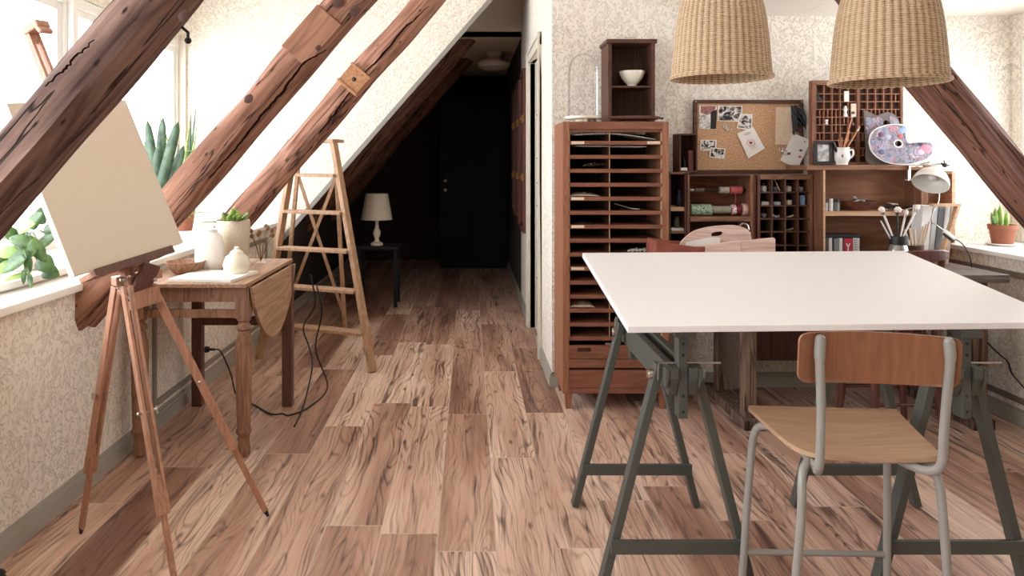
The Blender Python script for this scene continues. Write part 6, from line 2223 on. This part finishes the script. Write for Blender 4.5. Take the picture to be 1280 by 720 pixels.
# --- something black at the picture corner: the toe of a shoe
c = Vector((-1.435, 2.095, 0))
t = thing('shoe', 'black shoe tip at the foot of the left papered wall', 'shoe', c)
rows = []
n = 16
mb = MB()
L = .24
for k in range(15):
    f = k / 14
    x = -.13 + L * f
    hw = .044 * (1 - max(0, (f - .72) / .28) ** 2.4) ** .5 * (.82 + .18 * math.sin(PI * f)) if f < 1 else .002
    hh = (.060 - .028 * f) * (1 - max(0, (f - .8) / .2) ** 2) ** .5 if f < 1 else .002
    rows.append([mb.bm.verts.new(c + Vector((hw * math.cos(2 * PI * j / n), x, .012 + max(0, hh) * (.5 + .5 * math.sin(2 * PI * j / n))))) for j in range(n)])
for a, b in zip(rows, rows[1:]):
    for j in range(n): mb.bm.faces.new([a[j], a[(j + 1) % n], b[(j + 1) % n], b[j]])
mb.bm.faces.new(rows[0][::-1]); mb.bm.faces.new(rows[-1])
mesh('upper', mb, M['black'], t, smooth=True)
sp = []
for k in range(13):
    f = k / 12; x = -.13 + L * f
    hw = .047 * (1 - max(0, (f - .72) / .28) ** 2.4) ** .5 if f < 1 else .001
    sp.append((x, hw))
sole = [c + Vector((w, x, 0.0005)) for x, w in sp] + [c + Vector((-w, x, 0.0005)) for x, w in sp[::-1]]
mesh('sole', MB().extrude(sole, (0, 0, .013)), plain('sole_rubber', col(34, 32, 32), .7), t)

# --- plants on the left sill
zs_ = .8125
# raised white tray
single('planter_tray', MB().box(-2.02, -1.64, 2.45, 3.0, zs_, zs_ + .010).box(-2.04, -1.62, 2.43, 3.02, zs_ + .010, zs_ + .034), M['white_paint'], 'low white board under the trailing plant on the left window sill', 'tray', (-1.8, 2.7, zs_), bevel=.003)
c = Vector((-1.76, 2.84, zs_ + .035))
t = thing('trailing_plant', 'trailing plant with big glossy oval leaves in a white pot by the window', 'potted plant', c)
mesh('pot', MB().lathe([(0, 0), (.05, 0), (.062, .01), (.078, .10), (.082, .125), (.078, .128), (.072, .12), (.06, .03), (0, .02)], c, 36), M['white_cer'], t, smooth=True)
mesh('soil', MB().lathe([(0, .105), (.069, .105)], c, 28), M['soil'], t)
oval = lambda f: math.sin(PI * f ** .75) ** .65 if 0 < f < 1 else .02
specs = [(34, 282, 2.62, 30, .10, .055), (46, 274, 2.66, 60, .095, .055), (25, 300, 2.6, 150, .09, .05), (52, 268, 2.74, 80, .09, .05), (40, 305, 2.62, -20, .085, .055), (48, 312, 2.6, -60, .09, .05),
         (28, 318, 2.58, 200, .10, .055), (60, 300, 2.75, 40, .08, .05), (10, 315, 2.6, 170, .09, .05), (58, 330, 2.64, -30, .09, .065), (64, 340, 2.66, -10, .07, .06), (18, 330, 2.55, 210, .10, .05),
         (5, 335, 2.6, 200, .09, .05), (36, 330, 2.56, -80, .06, .03), (30, 345, 2.52, -95, .05, .02), (38, 350, 2.52, -70, .05, .018), (20, 345, 2.55, 190, .09, .022), (66, 285, 2.85, 30, .08, .05), (14, 290, 2.72, 110, .08, .05), (2, 322, 2.64, 140, .08, .045)]
for i, (px, py, d, ang, L, Wd) in enumerate(specs):
    b = PT(px, py, d)
    dr = Vector((math.cos(R(ang)), -.35 + .2 * (i % 3), math.sin(R(ang)) * .8))
    st_ = c + Vector((.02 * math.cos(i), .02 * math.sin(i), .11))
    base = b - dr.normalized() * (L * .5)
    upv = Vector((.1, -1, .55))
    mb = MB()
    mid = st_.lerp(base, .5) + Vector((0, -.02, .05))
    mesh('stem', MB().tube(smoothpath([st_, mid, base], 5), .0022, 6), M['hoya'], t, smooth=True)
    leaf(mb, base, dr, upv, L, Wd, .3, .12, 9, oval)
    mesh('leaf', mb, M['hoya'] if i % 4 else M['bulb_leaf'], t, solid=.001, smooth=True)
# snake plants further along the sill
blade = lambda f: (min(1, f * 1.2 + .5) * (1 - max(0, (f - .7) / .3) ** 2.2) ** .5) if f < 1 else .02
sword = lambda f: (.6 + .4 * math.sin(PI * min(1, f * 1.4))) * (1 - f ** 3) if f < 1 else .02


def sword_plant(c, name, label, potm, specs, mats, r_=.07):
    t = thing(name, label, 'potted plant', c)
    mesh('pot', MB().lathe([(0, 0), (r_ * .7, 0), (r_ * .78, .01), (r_, .13), (r_ * 1.05, .15), (r_ * .98, .152), (r_ * .9, .14), (r_ * .7, .03), (0, .02)], c, 32), potm, t, smooth=True)
    mesh('soil', MB().lathe([(0, .128), (r_ * .89, .128)], c, 26), M['soil'], t)
    for i, (px, py, wd, tw, kind) in enumerate(specs):
        d = c.y + .035 * math.sin(i * 2.1)
        tip = PT(px, py, d)
        base = c + Vector((r_ * .5 * math.cos(i * 1.9), r_ * .5 * math.sin(i * 1.9), .125))
        dd = tip - base
        mb = MB()
        leaf(mb, base, dd, Vector((.25 * math.sin(tw), -1, 0)), dd.length, wd, .22, 0.0, 14, blade if kind else sword)
        mesh('leaf', mb, mats[i % len(mats)], t, solid=.003, smooth=True)
    return t


sword_plant(Vector((X(196, 3.65), 3.65, zs_)), 'snake_plant', 'snake plant with broad rounded dark leaves behind the canvas on the sill', M['white_cer'],
            [(184, 150, .048, .3, 1), (204, 146, .050, -.3, 1), (223, 152, .052, .5, 1), (190, 185, .045, 1, 1), (214, 190, .05, .2, 1), (200, 178, .05, .8, 1), (230, 182, .05, -.5, 1), (182, 172, .04, .1, 1), (240, 196, .045, .4, 1)], [M['snake']])
sword_plant(Vector((X(230, 4.85), 4.85, zs_)), 'tall_snake_plant', 'tall snake plant with pointed striped leaves at the end of the window sill', M['terracotta'],
            [(191, 118, .03, .3, 0), (246, 126, .034, -.3, 0), (240, 132, .04, .5, 0), (239, 146, .05, 0, 0), (232, 165, .055, .2, 0), (222, 180, .05, -.4, 0), (247, 150, .04, .1, 0), (206, 175, .035, .6, 0), (252, 182, .03, .2, 0)], [M['snake_y'], M['snake']])
c = Vector((X(207, 4.15), 4.15, zs_))
t = thing('spider_plant', 'bright green spider plant with arching runners between canvas and beam', 'potted plant', c)
mesh('pot', MB().lathe([(0, 0), (.045, 0), (.05, .01), (.065, .10), (.068, .115), (.06, .115), (.05, .03), (0, .02)], c, 30), M['terracotta'], t, smooth=True)
mesh('soil', MB().lathe([(0, .098), (.058, .098)], c, 24), M['soil'], t)
for k in range(26):
    a = 2.4 * k
    el = R(55 + 25 * math.sin(k * 1.7))
    L = .22 + .12 * ((k * 7) % 5) / 4
    mb = MB()
    d = Vector((math.cos(a) * math.cos(el), math.sin(a) * math.cos(el), math.sin(el)))
    leaf(mb, c + Vector((.02 * math.cos(a), .02 * math.sin(a), .10)), d, Vector((0, 0, 1)), L * 1.7, .024, .3, .5, 10, sword)
    mesh('leaf', mb, [M['bulb_leaf'], M['snake_y'], M['hoya']][k % 3], t, solid=.0008, smooth=True)
for k, (px, py) in enumerate(((186, 176), (240, 190), (250, 183))):
    e = PT(px, py, 4.1)
    mesh('runner', MB().tube(smoothpath([c + Vector((0, 0, .11)), c.lerp(e, .5) + Vector((0, 0, .14)), e], 8), .0018, 6), M['bulb_leaf'], t, smooth=True)
    for j in range(5):
        a = 2 * PI * j / 5
        mb = MB(); leaf(mb, e, Vector((math.cos(a), math.sin(a), .6)), Vector((0, 0, 1)), .06, .009, .3, .5, 6, sword)
        mesh('leaf', mb, M['bulb_leaf'], t, solid=.0008)
# ================================================================== light and camera
w = bpy.data.worlds.new('sky')
scene.world = w
w.use_nodes = True
bg = w.node_tree.nodes['Background']
bg.inputs[0].default_value = col(242, 247, 255)
bg.inputs[1].default_value = 9


def portal(x, y0, y1, z0, z1, ry):
    l = bpy.data.lights.new('window_portal', 'AREA')
    l.shape = 'RECTANGLE'
    l.size = z1 - z0
    l.size_y = y1 - y0
    l.cycles.is_portal = True
    o = link(bpy.data.objects.new('window_portal', l))
    o.location = (x, (y0 + y1) / 2, (z0 + z1) / 2)
    o.rotation_euler = (0, ry, 0)


portal(WL - .03, YL + .15, YC, .812, 2.2, -PI / 2)
portal(WR + .03, 2.45, YB - .07, .825, 1.95, PI / 2)

cam = bpy.data.cameras.new('camera')
cam.sensor_width = 36
cam.lens = F / 1280 * 36
cam.shift_x = (640 - CX) / 1280
cam.shift_y = -(360 - CY) / 1280
cam.clip_start = .02
co = link(bpy.data.objects.new('camera', cam))
co.location = (0, 0, H)
co.rotation_euler = (PI / 2, 0, 0)
scene.camera = co
scene.view_settings.view_transform = 'Standard'
scene.view_settings.look = 'None'
scene.view_settings.gamma = 1
scene.view_settings.use_curve_mapping = False
scene.view_settings.exposure = 0.22
scene.cycles.max_bounces = 8
scene.cycles.diffuse_bounces = 5
scene.cycles.transparent_max_bounces = 12
scene.cycles.use_denoising = True
scene.cycles.sample_clamp_indirect = 8
